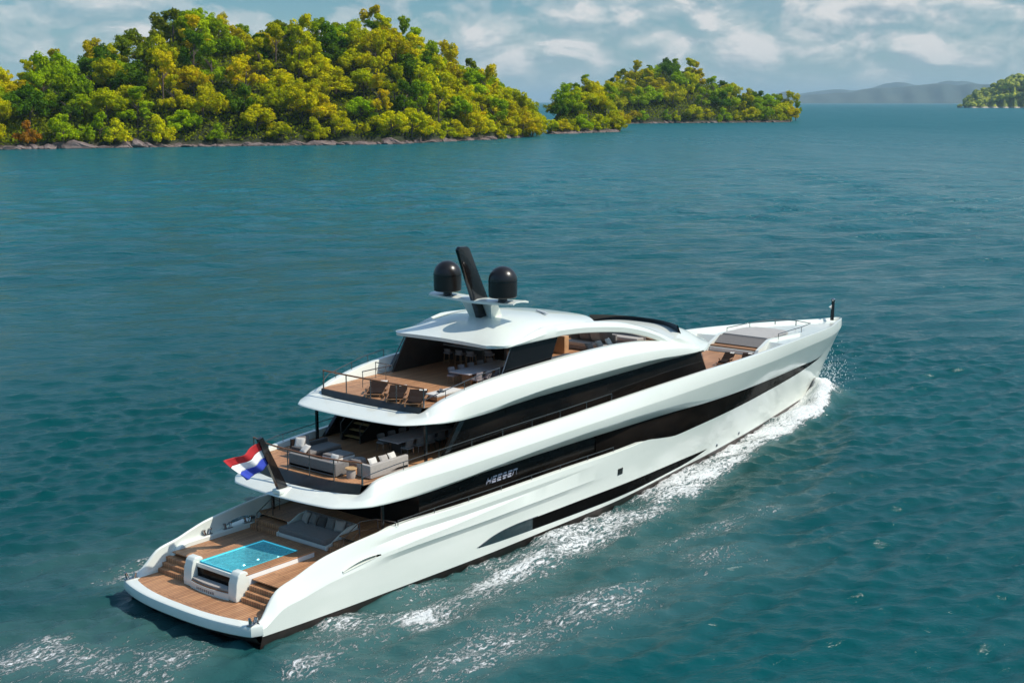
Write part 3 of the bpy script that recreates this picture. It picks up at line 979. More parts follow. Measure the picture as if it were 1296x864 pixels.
# cowl ahead of the sun deck, its low dark windscreen, and the brow over the wheelhouse
cw = MB()
rows = []
for t, (dx, z, ww) in enumerate(((35.3, 9.5, 4.0), (36.5, 9.74, 4.0), (37.2, 9.70, 4.02), (38.6, 9.25, 4.05), (40.0, 8.52, 4.0), (40.8, 8.2, 4.02), (41.0, 8.06, 4.0), (40.7, 8.02, 3.9), (38.0, 8.08, 3.9))):
    bulge = (.9, 1.0, 1.1, 1.4, 1.8, 1.9, 1.9, 1.9, 1.6)[t]
    rows.append([(dx + bulge * (1 - abs(q) ** 2.3) - (1.3 + .5 * (t > 3)) * abs(q) ** 5, ww * q, z - (.10 + .28 * (t < 5)) * abs(q) ** 3) for q in np.linspace(-1, 1, 31)])
cw.grid(rows)
for e in (0, -1):
    cw.grid([[r_[e] for r_ in rows[:7]], [(r_[e][0], r_[e][1], 8.05) for r_ in rows[:7]]])
ypart(cw, 'wheelhouse_brow', M_WHITE, angle=35)
ws = MB()
q = np.linspace(-1, 1, 31)
wx_ = lambda q, d: 36.65 + d + 1.15 * (1 - abs(q) ** 2.3)
ws.grid([[(wx_(a, .34), 3.55 * a, 9.60 - .25 * abs(a) ** 3) for a in q], [(wx_(a, 0), 3.5 * a, 10.0 - .02 * abs(a) ** 3) for a in q], [(wx_(a, -.1), 3.48 * a, 10.02 - .02 * abs(a) ** 3) for a in q],
         [(wx_(a, .16), 3.44 * a, 9.6 - .2 * abs(a) ** 3) for a in q]])
ypart(ws, 'sun_deck_windscreen', M_BLACK)

# ------------------------------------------------------------------ mast, domes, radar
ms = MB()
prof = [(21.0, 11.8), (22.3, 11.8), (20.05, 16.15), (19.85, 16.28), (19.25, 16.30), (19.08, 16.12)]
bm = bmesh.new()
a = [bm.verts.new((x, -.19 * (1 - .35 * (z - 12) / 4.3), z)) for x, z in prof]
b3 = [bm.verts.new((x, .19 * (1 - .35 * (z - 12) / 4.3), z)) for x, z in prof]
bm.faces.new(a)
bm.faces.new(b3[::-1])
for i in range(len(prof)):
    j = (i + 1) % len(prof)
    bm.faces.new((a[i], a[j], b3[j], b3[i]))
bmesh.ops.bevel(bm, geom=bm.edges[:], offset=.06, segments=2, affect='EDGES', profile=.6)
bm.verts.index_update()
ms.add([v_.co for v_ in bm.verts], [[v_.index for v_ in f_.verts] for f_ in bm.faces])
bm.free()
MAST = ypart(ms, 'mast_fin', M_BLACK)
ca = MB()
prof = lambda y, z: [(20.35, y, z), (20.6, y, z + .09), (21.4, y, z + .09), (21.7, y, z)]
ca.grid([prof(y, z) for y, z in ((-3.0, 13.25), (-1.2, 13.18), (0, 13.15), (1.2, 13.18), (3.3, 13.25))])
ca.grid([[(x, y, zz - .14) for x, y, zz in prof(y, z)] for y, z in ((-3.0, 13.31), (-1.2, 13.18), (0, 13.15), (1.2, 13.18), (3.3, 13.31))])
for y, z in ((-3.0, 13.25), (3.3, 13.25)):
    ca.grid([prof(y, z), [(x, y, zz - .08) for x, y, zz in prof(y, z)]])
for i in (0, 3):
    ca.grid([[prof(y, z)[i] for y, z in ((-3.0, 13.25), (-1.2, 13.18), (0, 13.15), (1.2, 13.18), (3.3, 13.25))],
             [tuple(np.add(prof(y, z)[i], (0, 0, -.14))) for y, z in ((-3.0, 13.31), (-1.2, 13.18), (0, 13.15), (1.2, 13.18), (3.3, 13.31))]])
ypart(ca, 'mast_crossarm', M_WHITE)
for sg in (-1, 1):
    leg = MB()
    leg.grid([[(20.9, sg * .12, 13.08), (20.5, sg * 1.45, 13.12), (21.3, sg * 1.45, 13.12), (21.4, sg * .12, 13.08), (20.9, sg * .12, 13.08)],
              [(21.1, sg * .12, 12.9), (20.75, sg * 1.05, 12.9), (21.4, sg * 1.05, 12.9), (21.5, sg * .12, 12.9), (21.1, sg * .12, 12.9)],
              [(21.6, sg * .12, 11.85), (21.2, sg * .75, 11.85), (22.3, sg * .75, 11.8), (22.4, sg * .12, 11.8), (21.6, sg * .12, 11.85)]])
    ypart(leg, 'mast_strut', M_WHITE, angle=20)

for y, label in ((2.05, None), (-2.05, None)):
    d = MB()
    R_ = .80
    d.lathe([(R_ * .55, -.02), (R_ * .93, .0), (R_ * .985, .05), (R_, .3), (R_, .93)] + [(R_ * math.cos(t), .95 + R_ * .98 * math.sin(t)) for t in np.linspace(0.04, math.pi / 2, 14)], (20.6, y, 13.52), 36)
    D = ypart(d, 'satellite_dome', M_DOME)
    MB().lathe([(R_ * 1.012, .90), (R_ * 1.016, .93), (R_ * 1.012, .96)], (20.6, y, 13.52), 36).build('seam', M_BLACK, D)
    MB().lathe([(.30, 0), (.26, .1), (.26, .3)], (20.6, y, 13.24), 18).build('pedestal', M_DOME, D)
rad = MB()
rad.lathe([(.22, 0), (.2, .18), (.1, .24), (0, .25)], (24.6, -1.7, 11.88), 16)
rad.box((23.9, -1.78, 12.12), (25.3, -1.62, 12.22), .03, rot=math.radians(62), at=(24.6, -1.7))
ypart(rad, 'radar_scanner', mat('pale_grey_paint', (.5, .52, .53), .4, var=.05))
hl = MB()
hl.grid([[(22.9 + .02 * k, y, 12.01 - .17 * (abs(y + 2.2) / 1.6) ** 2 * .3) for y in np.linspace(-3.5, -.9, 9)] for k in (0, 5)])

# ------------------------------------------------------------------ rails
def railing(path, h, name='railing', posts=None, r=.026, bar=None, mrail=None, mid=False, tilt=None):
    """path of foot points; a bar at height h over them, posts under the bar as sub-parts"""
    path = [np.array(p, float) for p in path]
    top = [p + np.array((0, 0, h)) + (0 if tilt is None else np.array(tilt)) for p in path]
    m = MB().tube(top, r, 6)
    if mid:
        m.tube([(a + b4) / 2 for a, b4 in zip(path, top)], r * .5, 5)
    o = ypart(m, name, mrail or M_RAIL)
    L_ = np.cumsum([0] + [np.linalg.norm(b4 - a) for a, b4 in zip(path[:-1], path[1:])])
    n = posts if posts else max(2, int(L_[-1] / 1.6) + 1)
    for d in np.linspace(0.02, L_[-1] - .02, n):
        f = np.array([np.interp(d, L_, [p[i] for p in path]) for i in range(3)])
        t_ = np.array([np.interp(d, L_, [p[i] for p in top]) for i in range(3)])
        MB().tube([f, t_], r * .75, 6).build('post', M_RAIL, o)
    return o


# upper deck, round the after edge: varnished rail; then along both sides
yy = np.linspace(-4.0, 3.9, 19)
railing([(rt_(y) + .05, y, 6.08) for y in yy], 1.08, 'taffrail', posts=6, r=.045, mrail=M_TRIM)
for sg in (-1, 1):
    pth = [(7.55, sg * 4.05, 6.05)] + [(x, sg * y, z) for x, y, z in ((8.3, 4.25, 6.2), (9.5, 4.4, 6.34), (13, 4.55, 6.48), (18, 4.63, 6.62), (23, 4.72, 6.72), (27.4, 4.78, 6.84))]
    railing(pth, .42, r=.024, posts=9)
    # main deck bulwark rail
    S = np.array([9.2, 12, 16, 20, 24, 27.4])
    railing([(s, sg * (float(hull_y(s, zs(s))) - .17), float(zs(s)) + .03) for s in S], .27, r=.026, posts=8)
    # handrail down the steps
    railing([(7.0, sg * 3.2, 2.42), (8.1, sg * 3.2, 3.0)], .95, 'stair_handrail', posts=2, r=.028, mid=True)
    railing([(8.1, sg * 3.2, 3.0), (8.9, sg * 3.5, 3.0), (9.2, sg * 4.6, 3.0)], .95, 'stair_handrail', posts=3, r=.028, mid=True)
    MB().tube([(8.85, sg * 4.05, 3.0), (8.85, sg * 4.05, 5.05)], .09, 10).build('overhang_pillar', M_BLACK, YACHT)
    # sun deck sides
    railing([(12.3, sg * 3.7, 8.95), (13.0, sg * 3.98, 9.2), (14.2, sg * 4.1, 9.42), (16, sg * 4.22, 9.72), (17.6, sg * 4.3, 9.86)], .42, r=.026, posts=5)
    # sun pad rails on the foredeck
    railing([(53.0, sg * 2.2, 6.62), (57.2, sg * 2.0, 6.58), (59.6, sg * 1.55, 6.5)] + ([(60.2, 0, 6.48)] if sg < 0 else []), .42, 'sunpad_rail', r=.035, posts=3)
railing([(60.2, 0, 6.48), (59.6, 1.55, 6.5)], .42, 'sunpad_rail', r=.035, posts=2)
yy = np.linspace(-3.75, 3.6, 15)
railing([(r3(y) + .08, y, 8.98) for y in yy], 1.0, 'taffrail', posts=5, r=.045, mrail=M_TRIM)
# rail round the stairwell on the sun deck
railing([(13.6, 2.0, 9.0), (15.9, 2.0, 9.0), (15.9, 3.3, 9.0)], .9, 'stairwell_rail', posts=3, r=.03, mid=True)
gl = MB()
gl.extr([(13.5, 3.9, 9.0), (16.8, 3.9, 9.0), (16.8, 3.9, 9.3), (13.5, 3.9, 9.3)], (0, -.05, 0))

# stair from the upper deck to the sun deck: dark stringers, ochre treads
sw = MB()
for y in (1.55, 2.9):
    sw.extr([(12.9, y, 6.12), (13.5, y, 6.12), (16.3, y, 8.3), (15.5, y, 8.3), (12.95, y, 6.5)], (0, .08, 0))
sw.extr([(13.4, 1.6, 6.12), (16.8, 1.6, 6.12), (16.8, 1.6, 8.2)], (0, 1.3, 0))
STAIR = ypart(sw, 'staircase', M_BLACK, smooth=False)
for k in range(7):
    x, z = 13.0 + .36 * k, 6.37 + .28 * k
    MB().box((x, 1.64, z - .04), (x + .3, 2.88, z), .01, 1).build('tread', M_OCHRE, STAIR, smooth=False)
for y in (1.5, 2.97):
    MB().tube([(12.85, y, 6.12), (12.85, y, 7.05), (15.2, y, 8.9)], .025, 6).build('handrail', M_RAIL, STAIR)

# bar on the sun deck
bar = MB()
bar.box((22.3, .9, 9.01), (23.1, 3.5, 9.98), .03)
BAR = ypart(bar, 'bar_counter', M_DARKIN)
MB().box((21.9, .7, 9.98), (23.2, 3.62, 10.08), .02).build('bar_top', M_STONE, BAR)
cab = MB().box((28.1, -.75, 9.01), (28.55, .9, 10.12), .03)
ypart(cab, 'forward_cabinet', mat('pale_oak', (.5, .29, .15), .4, var=.15))

# staffs
fs = MB()
fs.extr([(5.76, -.10, 5.50), (6.28, -.10, 5.60), (4.84, -.10, 8.36), (4.56, -.10, 8.30)], (0, .20, 0))
ST = ypart(fs, 'ensign_staff', M_BLACK, smooth=False)
MB().box((5.6, -.28, 5.33), (6.5, .28, 5.56), .07, 3).build('staff_foot', M_WHITE, ST)
jk = MB()
jk.tube([(66.75, 0, 6.1), (66.85, 0, 7.75)], [.16, .13], 12)
JS = ypart(jk, 'jackstaff', M_BLACK)
MB().lathe([(.15, 0), (.17, .04), (.17, .12), (.1, .2), (0, .23)], (66.86, 0, 7.74), 12).build('staff_light', M_STEEL, JS)

# ------------------------------------------------------------------ foredeck
FS = np.linspace(39, 50.6, 20)
fy = lambda s: float(hull_y(s, zt(s))) - .62
deck([(s if s < 40 else 40 + (s - 40) * (float(xstem(6)) - 40) / (SL - 40), fy(s)) for s in FS] + [(s if s < 40 else 40 + (s - 40) * (float(xstem(6)) - 40) / (SL - 40), -fy(s)) for s in FS[::-1]], 5.76, 'foredeck_teak')
fd = MB()
S = np.concatenate([np.linspace(51.6, 66, 34), np.linspace(66.2, 67.6, 8)])
rows = []
for i, s in enumerate(S):
    x = 40 + (s - 40) * (float(xstem(6.3)) - 40) / (SL - 40)
    hy = float(hull_y(s, float(zt(s))))
    w = max(.02, hy - .46 * min(1, hy / 1.2))
    top = float(zt(s)) - .24 - .14 * max(0, (60 - s) / 10)
    crown = .07 * min(1, w / 2)
    rows.append([(x, w * q, top + crown * (1 - q * q)) for q in np.linspace(-1, 1, 21)])
r0 = [(p[0] - .75, p[1], 5.74) for p in rows[0]]
fd.grid([r0] + rows)
ypart(fd, 'foredeck', M_WHITE, angle=40)
pad = MB()
pad.extr([(49.7, -2.2, 5.76), (50.0, -2.2, 6.2), (51.6, -2.2, 6.78), (52.2, -2.2, 6.8), (56.6, -2.2, 6.66), (56.6, -2.2, 5.76)], (0, .25, 0))
pad.extr([(49.7, 1.95, 5.76), (50.0, 1.95, 6.2), (51.6, 1.95, 6.78), (52.2, 1.95, 6.8), (56.6, 1.95, 6.66), (56.6, 1.95, 5.76)], (0, .25, 0))
pad.box((49.95, -1.95, 5.76), (57.4, 1.95, 6.08), .02)
PAD = ypart(pad, 'sunpad_base', M_WHITE)
cu = MB()
pl_ = [(51.9, -1.85), (52.3, -1.93), (54.6, -1.93), (55.4, -1.75), (55.9, -1.2), (56.05, 0), (55.9, 1.2), (55.4, 1.75), (54.6, 1.93), (52.3, 1.93), (51.9, 1.85)]
cu.prism(pl_, 6.3, 6.84)
cu.build('sunpad_cushion', mat('pale_taupe_fabric', (.40, .375, .345), .85, sheen=.2, var=.08, build=fabric_nodes), PAD, smooth=False)
MB().extr([(51.1, -1.9, 6.1), (51.9, -1.9, 6.80), (52.0, -1.9, 6.80), (52.0, -1.9, 6.1)], (0, 3.8, 0)).build('cushion_front', M_GREY, PAD, smooth=False)
MB().extr([(50.75, -1.93, 6.28), (51.55, -1.93, 6.74), (51.75, -1.93, 6.66), (51.0, -1.93, 6.16)], (0, 3.86, 0)).build('back_cushion', M_GREY, PAD, smooth=False)
MB().box((50.1, -1.93, 6.08), (50.95, 1.93, 6.2), .03).build('bench_slats', M_FURN, PAD)


# mooring gear
def cleat_set(x, y, z, rz, n=2):
    m = MB()
    m.box((-.28, -.09, 0), (.28, .09, .04), .015)
    for k in (-1, 1):
        m.tube([(k * .13, 0, .03), (k * .2, 0, .28)], [.07, .05], 10)
        m.lathe([(.085, 0), (.085, .04), (0, .05)], (k * .2, 0, .26), 10)
    return m.build('mooring_cleat', M_STEEL, YACHT, loc=(x, y, z), rz=rz)


for x, y, z in ((4.6, 4.17, 2.65), (5.9, 4.17, 2.65), (7.2, 4.17, 2.65), (4.6, -4.17, 2.65), (5.9, -4.17, 2.65), (7.2, -4.17, 2.65)):
    cleat_set(x, y, z, 0.0)
for sg in (-1, 1):
    m = MB()
    m.box((-.32, -.13, 0), (.32, .13, .05), .02)
    m.tube([(-.16, 0, .04), (-.26, 0, .36)], [.09, .06], 10)
    m.tube([(.16, 0, .04), (.22, 0, .26)], [.10, .09], 10)
    m.build('quarter_cleat', M_STEEL, YACHT, loc=(.22, sg * 4.50, 1.51), rz=math.radians(-12 * sg))

# ------------------------------------------------------------------ loose furniture on the decks
def pillow(name, m, w, loc, label, rz=0.0, tilt=0.0, thick=.16, group=None):
    n = 9
    u = np.linspace(-1, 1, n)
    rows_t, rows_b = [], []
    for a in u:
        rt, rb = [], []
        for b in u:
            h = thick / 2 * (max(0, (1 - a ** 4) * (1 - b ** 4))) ** .5
            px_ = a * w / 2 * (1 - .06 * (1 - abs(b)) * 0 - .07 * (1 - b * b) * abs(a))
            py_ = b * w / 2 * (1 - .07 * (1 - a * a) * abs(b))
            rt.append((px_, py_, h))
            rb.append((px_, py_, -h))
        rows_t.append(rt)
        rows_b.append(rb)
    o = MB().grid(rows_t).grid(rows_b).build(name, m, None, angle=80)
    o.location = loc
    o.rotation_euler = (0, tilt, rz)
    return tag(o, label, 'pillow', group)


# day bed on the bathing deck, facing aft
db = thing('day_bed', 'grey day bed in a white curved shell between the steps behind the pool', 'sofa', (7.12, 0, 2.4))
db.scale = (.9, .85, .95)
sh = MB()
sh.box((.05, -2.05, .0), (2.3, 2.05, .24), .05)
for sg in (-1, 1):
    prof = [(0.0, .02), (0.0, .22), (.5, .34), (1.1, .62), (1.7, .86), (2.3, .92), (2.42, .86), (2.3, .02)]
    sh.extr([(x, sg * 2.05, z) for x, z in prof], (0, sg * .12, 0))
sh.extr([(2.2, -2.05, .02), (2.34, -2.05, .92), (2.44, -2.05, .9), (2.36, -2.05, .02)], (0, 4.1, 0))
sh.build('shell', M_WHITE, db, angle=30)
MB().box((.02, -2.02, .24), (2.2, 2.02, .56), .09, 3).build('seat_cushion', M_GREY, db)
MB().extr([(1.75, -1.98, .5), (2.02, -1.98, .98), (2.2, -1.98, .98), (2.2, -1.98, .5)], (0, 3.96, 0)).build('back_cushion', M_GREY, db, smooth=False)
for k, (y, mm, lab) in enumerate(((1.45, M_GREY_L, 'light grey pillow at the port end of the day bed'), (.75, M_GREY, 'square grey pillow second along the day bed back'), (.0, M_GREY_D, 'darkest grey pillow in the middle of the day bed'),
                                  (-.75, M_GREY, 'grey pillow slumped beside the dark middle pillow of the day bed'), (-1.5, M_GREY_L, 'pale grey pillow in the starboard corner of the day bed'))):
    pillow('pillow', mm, .60, (7.12 + 1.5, y * .84, 3.18), lab, rz=.15 * (k - 2), tilt=math.radians(-62), thick=.22)


def sofa(name, loc, rz, L, D, label, m=M_GREY, mback=None, arms=(1, 1), hb=.72, hs=.42):
    t = thing(name, label, 'sofa', loc, rz)
    MB().box((-D / 2, -L / 2, .04), (D / 2, L / 2, .26), .04).build('base', mback or m, t)
    MB().box((-D / 2, -L / 2, .05), (-D / 2 + .22, L / 2, hb), .06, 3).build('backrest', mback or m, t)
    MB().box((-D / 2 + .2, -L / 2 + .03, .26), (D / 2, L / 2 - .03, hs), .06, 3).build('seat_cushion', m, t)
    for k, s_ in enumerate((-1, 1)):
        if arms[k]:
            MB().box((-D / 2, s_ * L / 2 - .1, .05), (D / 2, s_ * L / 2 + .1, hb - .02), .05, 3).build('armrest', mback or m, t)
    return t


Z2 = 6.11
sofa('sofa', (8.0, -.45, Z2), 0, 3.3, .95, 'long grey sofa backing onto the wooden taffrail of the upper deck', M_GREY_L, M_GREY, arms=(1, 0))
sofa('chaise', (10.0, 1.75, Z2), math.radians(-90), 2.3, 1.25, 'dark grey chaise beside the port bulwark of the upper deck', M_GREY, M_GREY_D, arms=(1, 0), hb=.62)
sofa('sofa', (9.75, -3.3, Z2), math.radians(90), 2.6, .95, 'pale sofa along the starboard rail of the upper deck', M_GREY_L, M_GREY_L, arms=(0, 1))
ot = thing('ottoman', 'large square ottoman in the middle of the upper deck seating', 'ottoman', (9.7, -.15, Z2))
MB().box((-.6, -.6, .05), (.6, .6, .36), .06, 3).build('base', M_CREAM, ot)
MB().box((-.58, -.58, .36), (.58, .58, .46), .04, 3).build('top', M_GREY, ot)
po = thing('pouf', 'small round grey pouf between ottoman and starboard sofa', 'pouf', (9.75, -1.5, Z2))
MB().lathe([(0, 0.02), (.36, .03), (.42, .15), (.42, .3), (.36, .4), (0, .42)], n=24).build('cushion', M_GREY, po)
sdt = thing('side_table', 'round side table with pale wooden top beside the taffrail', 'side table', (8.05, -2.75, Z2))
MB().lathe([(0, 0), (.22, 0), (.24, .2), (.2, .46), (0, .46)], n=20).build('base', M_GREY_L, sdt)
MB().lathe([(0, .46), (.29, .46), (.3, .48), (.29, .51), (0, .51)], n=24).build('table_top', mat('light_wood', (.52, .33, .16), .4, var=.2, vscale=8), sdt)
for loc, mm, w, rz, tl, lab in (((9.05, 2.05, 6.86), M_CREAM, .62, .3, -65, 'cream pillow propped up on the chaise corner'), ((8.75, 1.3, 6.74), M_CREAM, .56, -.2, -40, 'cream pillow lying low where the long sofa meets the chaise'),
                                ((9.5, 2.2, 6.84), M_GREY, .6, 1.2, -65, 'grey pillow behind the cream pillow on the chaise'), ((9.0, 2.35, 6.8), M_BROWN, .5, .8, -60, 'dark brown pillow in the corner of the chaise'),
                                ((8.2, -1.4, 6.78), M_CREAM, .55, 0, -62, 'cream pillow at the starboard end of the long sofa'),
                                ((8.9, -3.45, 6.80), M_CREAM, .56, 1.57, -62, 'cream pillow at the after end of the pale starboard sofa'), ((9.6, -3.5, 6.80), M_GREY_L, .56, 1.5, -62, 'light grey pillow midway along the pale starboard sofa'),
                                ((10.25, -3.45, 6.80), M_CREAM, .56, 1.7, -62, 'cream pillow at the forward end of the pale starboard sofa')):
    pillow('pillow', mm, w, loc, lab, rz=rz, tilt=math.radians(tl))


def make_chair(name, label, cat, mseat, mleg, loc, rz, seat_h=.46, back_h=.86, group=None, w=.52):
    t = thing(name, label, cat, loc, rz, group)
    MB().box((-.25, -w / 2, seat_h - .07), (.25, w / 2, seat_h + .03), .035, 2).build('seat', mseat, t)
    b = MB()
    a = np.linspace(-1, 1, 9)
    b.grid([[(-.25 + .10 * abs(q) ** 2.2 - dx, w / 2 * q, z) for q in a] for z, dx in ((seat_h + .05, 0), (back_h - .03, .06), (back_h, .05), (back_h - .03, .0), (seat_h + .05, -.06))])
    b.build('backrest', mseat, t, angle=60)
    for sx in (-1, 1):
        for sy in (-1, 1):
            MB().tube([(sx * .2, sy * (w / 2 - .05), seat_h - .04), (sx * .24, sy * (w / 2 - .02), 0)], [.024, .018], 6).build('leg', mleg, t)
    return t


def make_table(name, label, loc, x0, x1, y0, y1, h, mleg):
    t = thing(name, label, 'table', loc)
    MB().box((x0, y0, h - .06), (x1, y1, h), .025, 2).build('table_top', M_STONE, t)
    for x in (x0 + .7, x1 - .7):
        MB().box((x - .08, (y0 + y1) / 2 - .35, 0), (x + .08, (y0 + y1) / 2 + .35, h - .06), .02).build('pedestal', mleg, t)
    return t


ORD = ['first', 'second', 'third', 'fourth', 'fifth', 'sixth']
make_table('dining_table', 'long grey dining table in the shade of the upper deck', (14.4, -1.2, Z2), -2.2, 2.2, -.72, .72, .76, M_DARKIN)
ch0 = None
for side, ry in ((1, -90), (-1, 90)):
    for k in range(5):
        x = 12.75 + k * .82
        lab = ('%s chair from the stern on the %s side of the upper deck dining table' % (ORD[k], 'port' if side > 0 else 'starboard'))
        loc = (x, -1.2 + side * .88, Z2)
        if ch0 is None:
            ch0 = make_chair('dining_chair', lab, 'chair', M_GREY, M_STEEL, loc, math.radians(ry), group='chairs at the upper deck dining table')
        else:
            dup(ch0, loc, math.radians(ry), lab)

Z3 = 9.01
make_table('dining_table', 'long pale grey dining table on the sun deck under the hardtop', (19.2, -1.85, Z3), -2.1, 2.1, -.7, .7, .76, M_FURN)
ch1 = None
for side, ry in ((1, -90), (-1, 90)):
    for k in range(5):
        x = 17.6 + k * .82
        lab = ('%s chair from the stern on the %s side of the sun deck dining table' % (ORD[k], 'port' if side > 0 else 'starboard'))
        loc = (x, -1.85 + side * .85, Z3)
        if ch1 is None:
            ch1 = make_chair('dining_chair', lab, 'chair', mat('mauve_grey_fabric', (.29, .25, .25), .85, var=.1, build=fabric_nodes), M_FURN, loc, math.radians(ry), group='chairs at the sun deck dining table')
        else:
            dup(ch1, loc, math.radians(ry), lab)
st0 = None
for k, (x, y) in enumerate(((21.35, 2.65), (21.45, 1.85), (21.55, 1.1), (22.3, .35))):
    lab = ['bar stool nearest the dark port wall of the sun deck', 'second bar stool from the port wall of the sun deck', 'third bar stool from the port wall, just past the table end', 'bar stool at the starboard corner of the bar'][k]
    if st0 is None:
        st0 = make_chair('bar_stool', lab, 'stool', MATS['mauve_grey_fabric'], M_FURN, (x, y, Z3), 0, seat_h=.74, back_h=.98, group='stools at the sun deck bar', w=.46)
        MB().tube([(.22, -.2, .25), (.22, .2, .25), (-.22, .2, .25), (-.22, -.2, .25), (.22, -.2, .25)], .014, 5).build('footrest', M_FURN, st0)
    else:
        dup(st0, (x, y, Z3), math.radians(6 * k), lab)
for o in [c for c in bpy.data.objects if c.name.startswith('bar_stool')]:
    o.rotation_euler[2] += math.pi                       # seat faces the bar (backrest aft)
    o.rotation_euler[2] -= math.pi


def lounge_chair(label, loc, rz, towel=True, group='wooden lounge chairs at the after rail'):
    t = thing('lounge_chair', label, 'lounge chair', loc, rz, group)
    fr = MB()
    for s_ in (-1, 1):
        fr.box((-.95, s_ * .34 - .035, .24), (.62, s_ * .34 + .035, .32), .012, 1)
        fr.box((-.95, s_ * .34 - .03, 0), (-.87, s_ * .34 + .03, .25), .01, 1)
        fr.box((.5, s_ * .34 - .03, 0), (.58, s_ * .34 + .03, .25), .01, 1)
    fr.box((-.95, -.34, .23), (-.87, .34, .31), .01, 1)
    fr.build('frame', M_FURN, t, smooth=False)
    for s_ in (-1, 1):
        MB().box((-.35, s_ * .40 - .05, .5), (.38, s_ * .40 + .05, .56), .015, 1).box((-.32, s_ * .38 - .03, .3), (-.25, s_ * .38 + .03, .5)).build('armrest', M_FURN, t, smooth=False)
    MB().box((-.9, -.30, .32), (.3, .30, .44), .04, 2).build('seat_cushion', M_BROWN, t)
    MB().extr([(.10, -.36, .40), (.95, -.36, .80), (1.02, -.36, .71), (.25, -.36, .32)], (0, .72, 0)).build('backrest', M_BROWN, t, smooth=False)
    if towel:
        MB().extr([(.82, -.33, .755), (.96, -.33, .83), (1.06, -.33, .70), (1.04, -.33, .69), (.955, -.33, .80), (.83, -.33, .735)], (0, .30, 0)).build('head_cloth', M_CREAM, t, smooth=False)
    return t


lc0 = lounge_chair('wooden lounge chair at the port end of the sun deck row', (13.15, .45, Z3), math.radians(36))
lc0.scale = (1.1, 1.28, .58)
dup(lc0, (13.0, -1.15, Z3), math.radians(38), 'wooden lounge chair in the middle of the sun deck row')
dup(lc0, (12.85, -2.65, Z3), math.radians(35), 'wooden lounge chair at the starboard end of the sun deck row')
sb = thing('sun_bed', 'low white sun bed at the starboard rail of the sun deck', 'sun bed', (14.5, -3.1, Z3))
MB().box((-1.0, -.4, .05), (1.0, .4, .26), .03).build('frame', M_FURN, sb)
MB().box((-1.0, -.42, .26), (1.0, .42, .38), .05, 2).build('mattress', M_CREAM, sb)
tr = thing('drinks_tray', 'small dark tray of glasses on the white sun bed', 'tray', (14.25, -3.1, Z3 + .38))
MB().lathe([(0, 0), (.2, 0), (.22, .04), (.2, .025), (0, .02)], n=16).build('plate', M_BLACK, tr)
for dx, dy in ((.06, .05), (-.07, .02), (.0, -.08)):
    MB().lathe([(0, .03), (.035, .03), (.03, .05), (.04, .16), (.036, .16), (0, .06)], (dx, dy, 0), 10).build('glass', M_STEEL, tr)

# forward lounge on the sun deck
sofa('sofa', (33.5, .0, Z3), math.radians(180), 5.6, 1.0, 'grey sofa across the forward sun deck right behind the dark windscreen', M_GREY_L, M_GREY, arms=(0, 0), hb=.9, hs=.5)
sofa('sofa', (30.3, -1.1, Z3), math.radians(180), 3.4, 1.0, 'grey pillow strewn sofa in the middle of the forward sun deck', M_GREY_L, M_GREY, arms=(0, 0), hb=1.1, hs=.5)
sofa('sofa', (28.6, -3.0, Z3), math.radians(90), 3.2, .9, 'pale grey sofa seen through the starboard arch of the sun deck', M_CREAM, M_GREY_L, arms=(0, 0), hb=.66, hs=.5)
sofa('sofa', (28.6, 2.95, Z3), math.radians(-90), 3.2, .9, 'grey sofa on the port side of the forward sun deck', M_GREY_L, M_GREY, arms=(0, 0), hb=.8, hs=.5)
for k, (x, y, mm, lab) in enumerate(((31.2, .2, M_GREY_D, 'dark grey pillow on the forward sun deck sofa, port end'), (31.15, -.65, M_GREY, 'grey pillow beside the dark one on the forward sun deck sofa'),
                                     (31.2, -1.5, M_GREY_L, 'light grey pillow in the middle of the forward sun deck sofa'), (31.15, -2.3, M_GREY, 'grey pillow at the starboard end of the forward sun deck sofa'))):
    pillow('pillow', mm, .95, (x - .85, y, 10.0), lab, rz=.1 * (k - 1.5) + math.pi, tilt=math.radians(-64), thick=.24)
for k, (x, mm, lab) in enumerate(((27.6, M_GREY, 'grey pillow on the arch side sofa, after end'), (28.6, M_GREY_L, 'pale pillow on the arch side sofa, middle'), (29.6, M_CREAM, 'cream pillow on the arch side sofa, forward end'))):
    pillow('pillow', mm, .62, (x, -3.0, 9.78), lab, rz=1.57 + .2 * (k - 1), tilt=math.radians(-60), thick=.2)
sb2 = thing('coffee_table', 'low white coffee table in the forward sun deck lounge', 'coffee table', (24.9, -2.9, Z3))
MB().box((-1.3, -.5, .5), (1.3, .5, .58), .02).build('table_top', M_CREAM, sb2)
MB().box((-1.0, -.3, 0), (1.0, .3, .5), .02).build('base', M_WHITE2, sb2)

# lounge chairs ahead of the wheelhouse
lf = lounge_chair('brown lounge chair with white head cloth ahead of the wheelhouse, nearest the starboard bulwark', (46.2, -3.25, 5.76), math.radians(20), group='lounge chairs on the foredeck')
dup(lf, (45.6, -2.0, 5.76), math.radians(12), 'brown lounge chair ahead of the wheelhouse, nearer the centreline')
for o in (lf,):
    pass

# ensign and bow pennant
fl = MB()
colors = [((0.42, .012, .018), 'red_stripe'), ((.78, .78, .78), 'white_stripe'), ((.025, .055, .42), 'blue_stripe')]
FLAG = thing('ensign_flag', 'red, white and blue striped flag flying from the black stern staff', 'flag', (4.75, 0, 7.5))


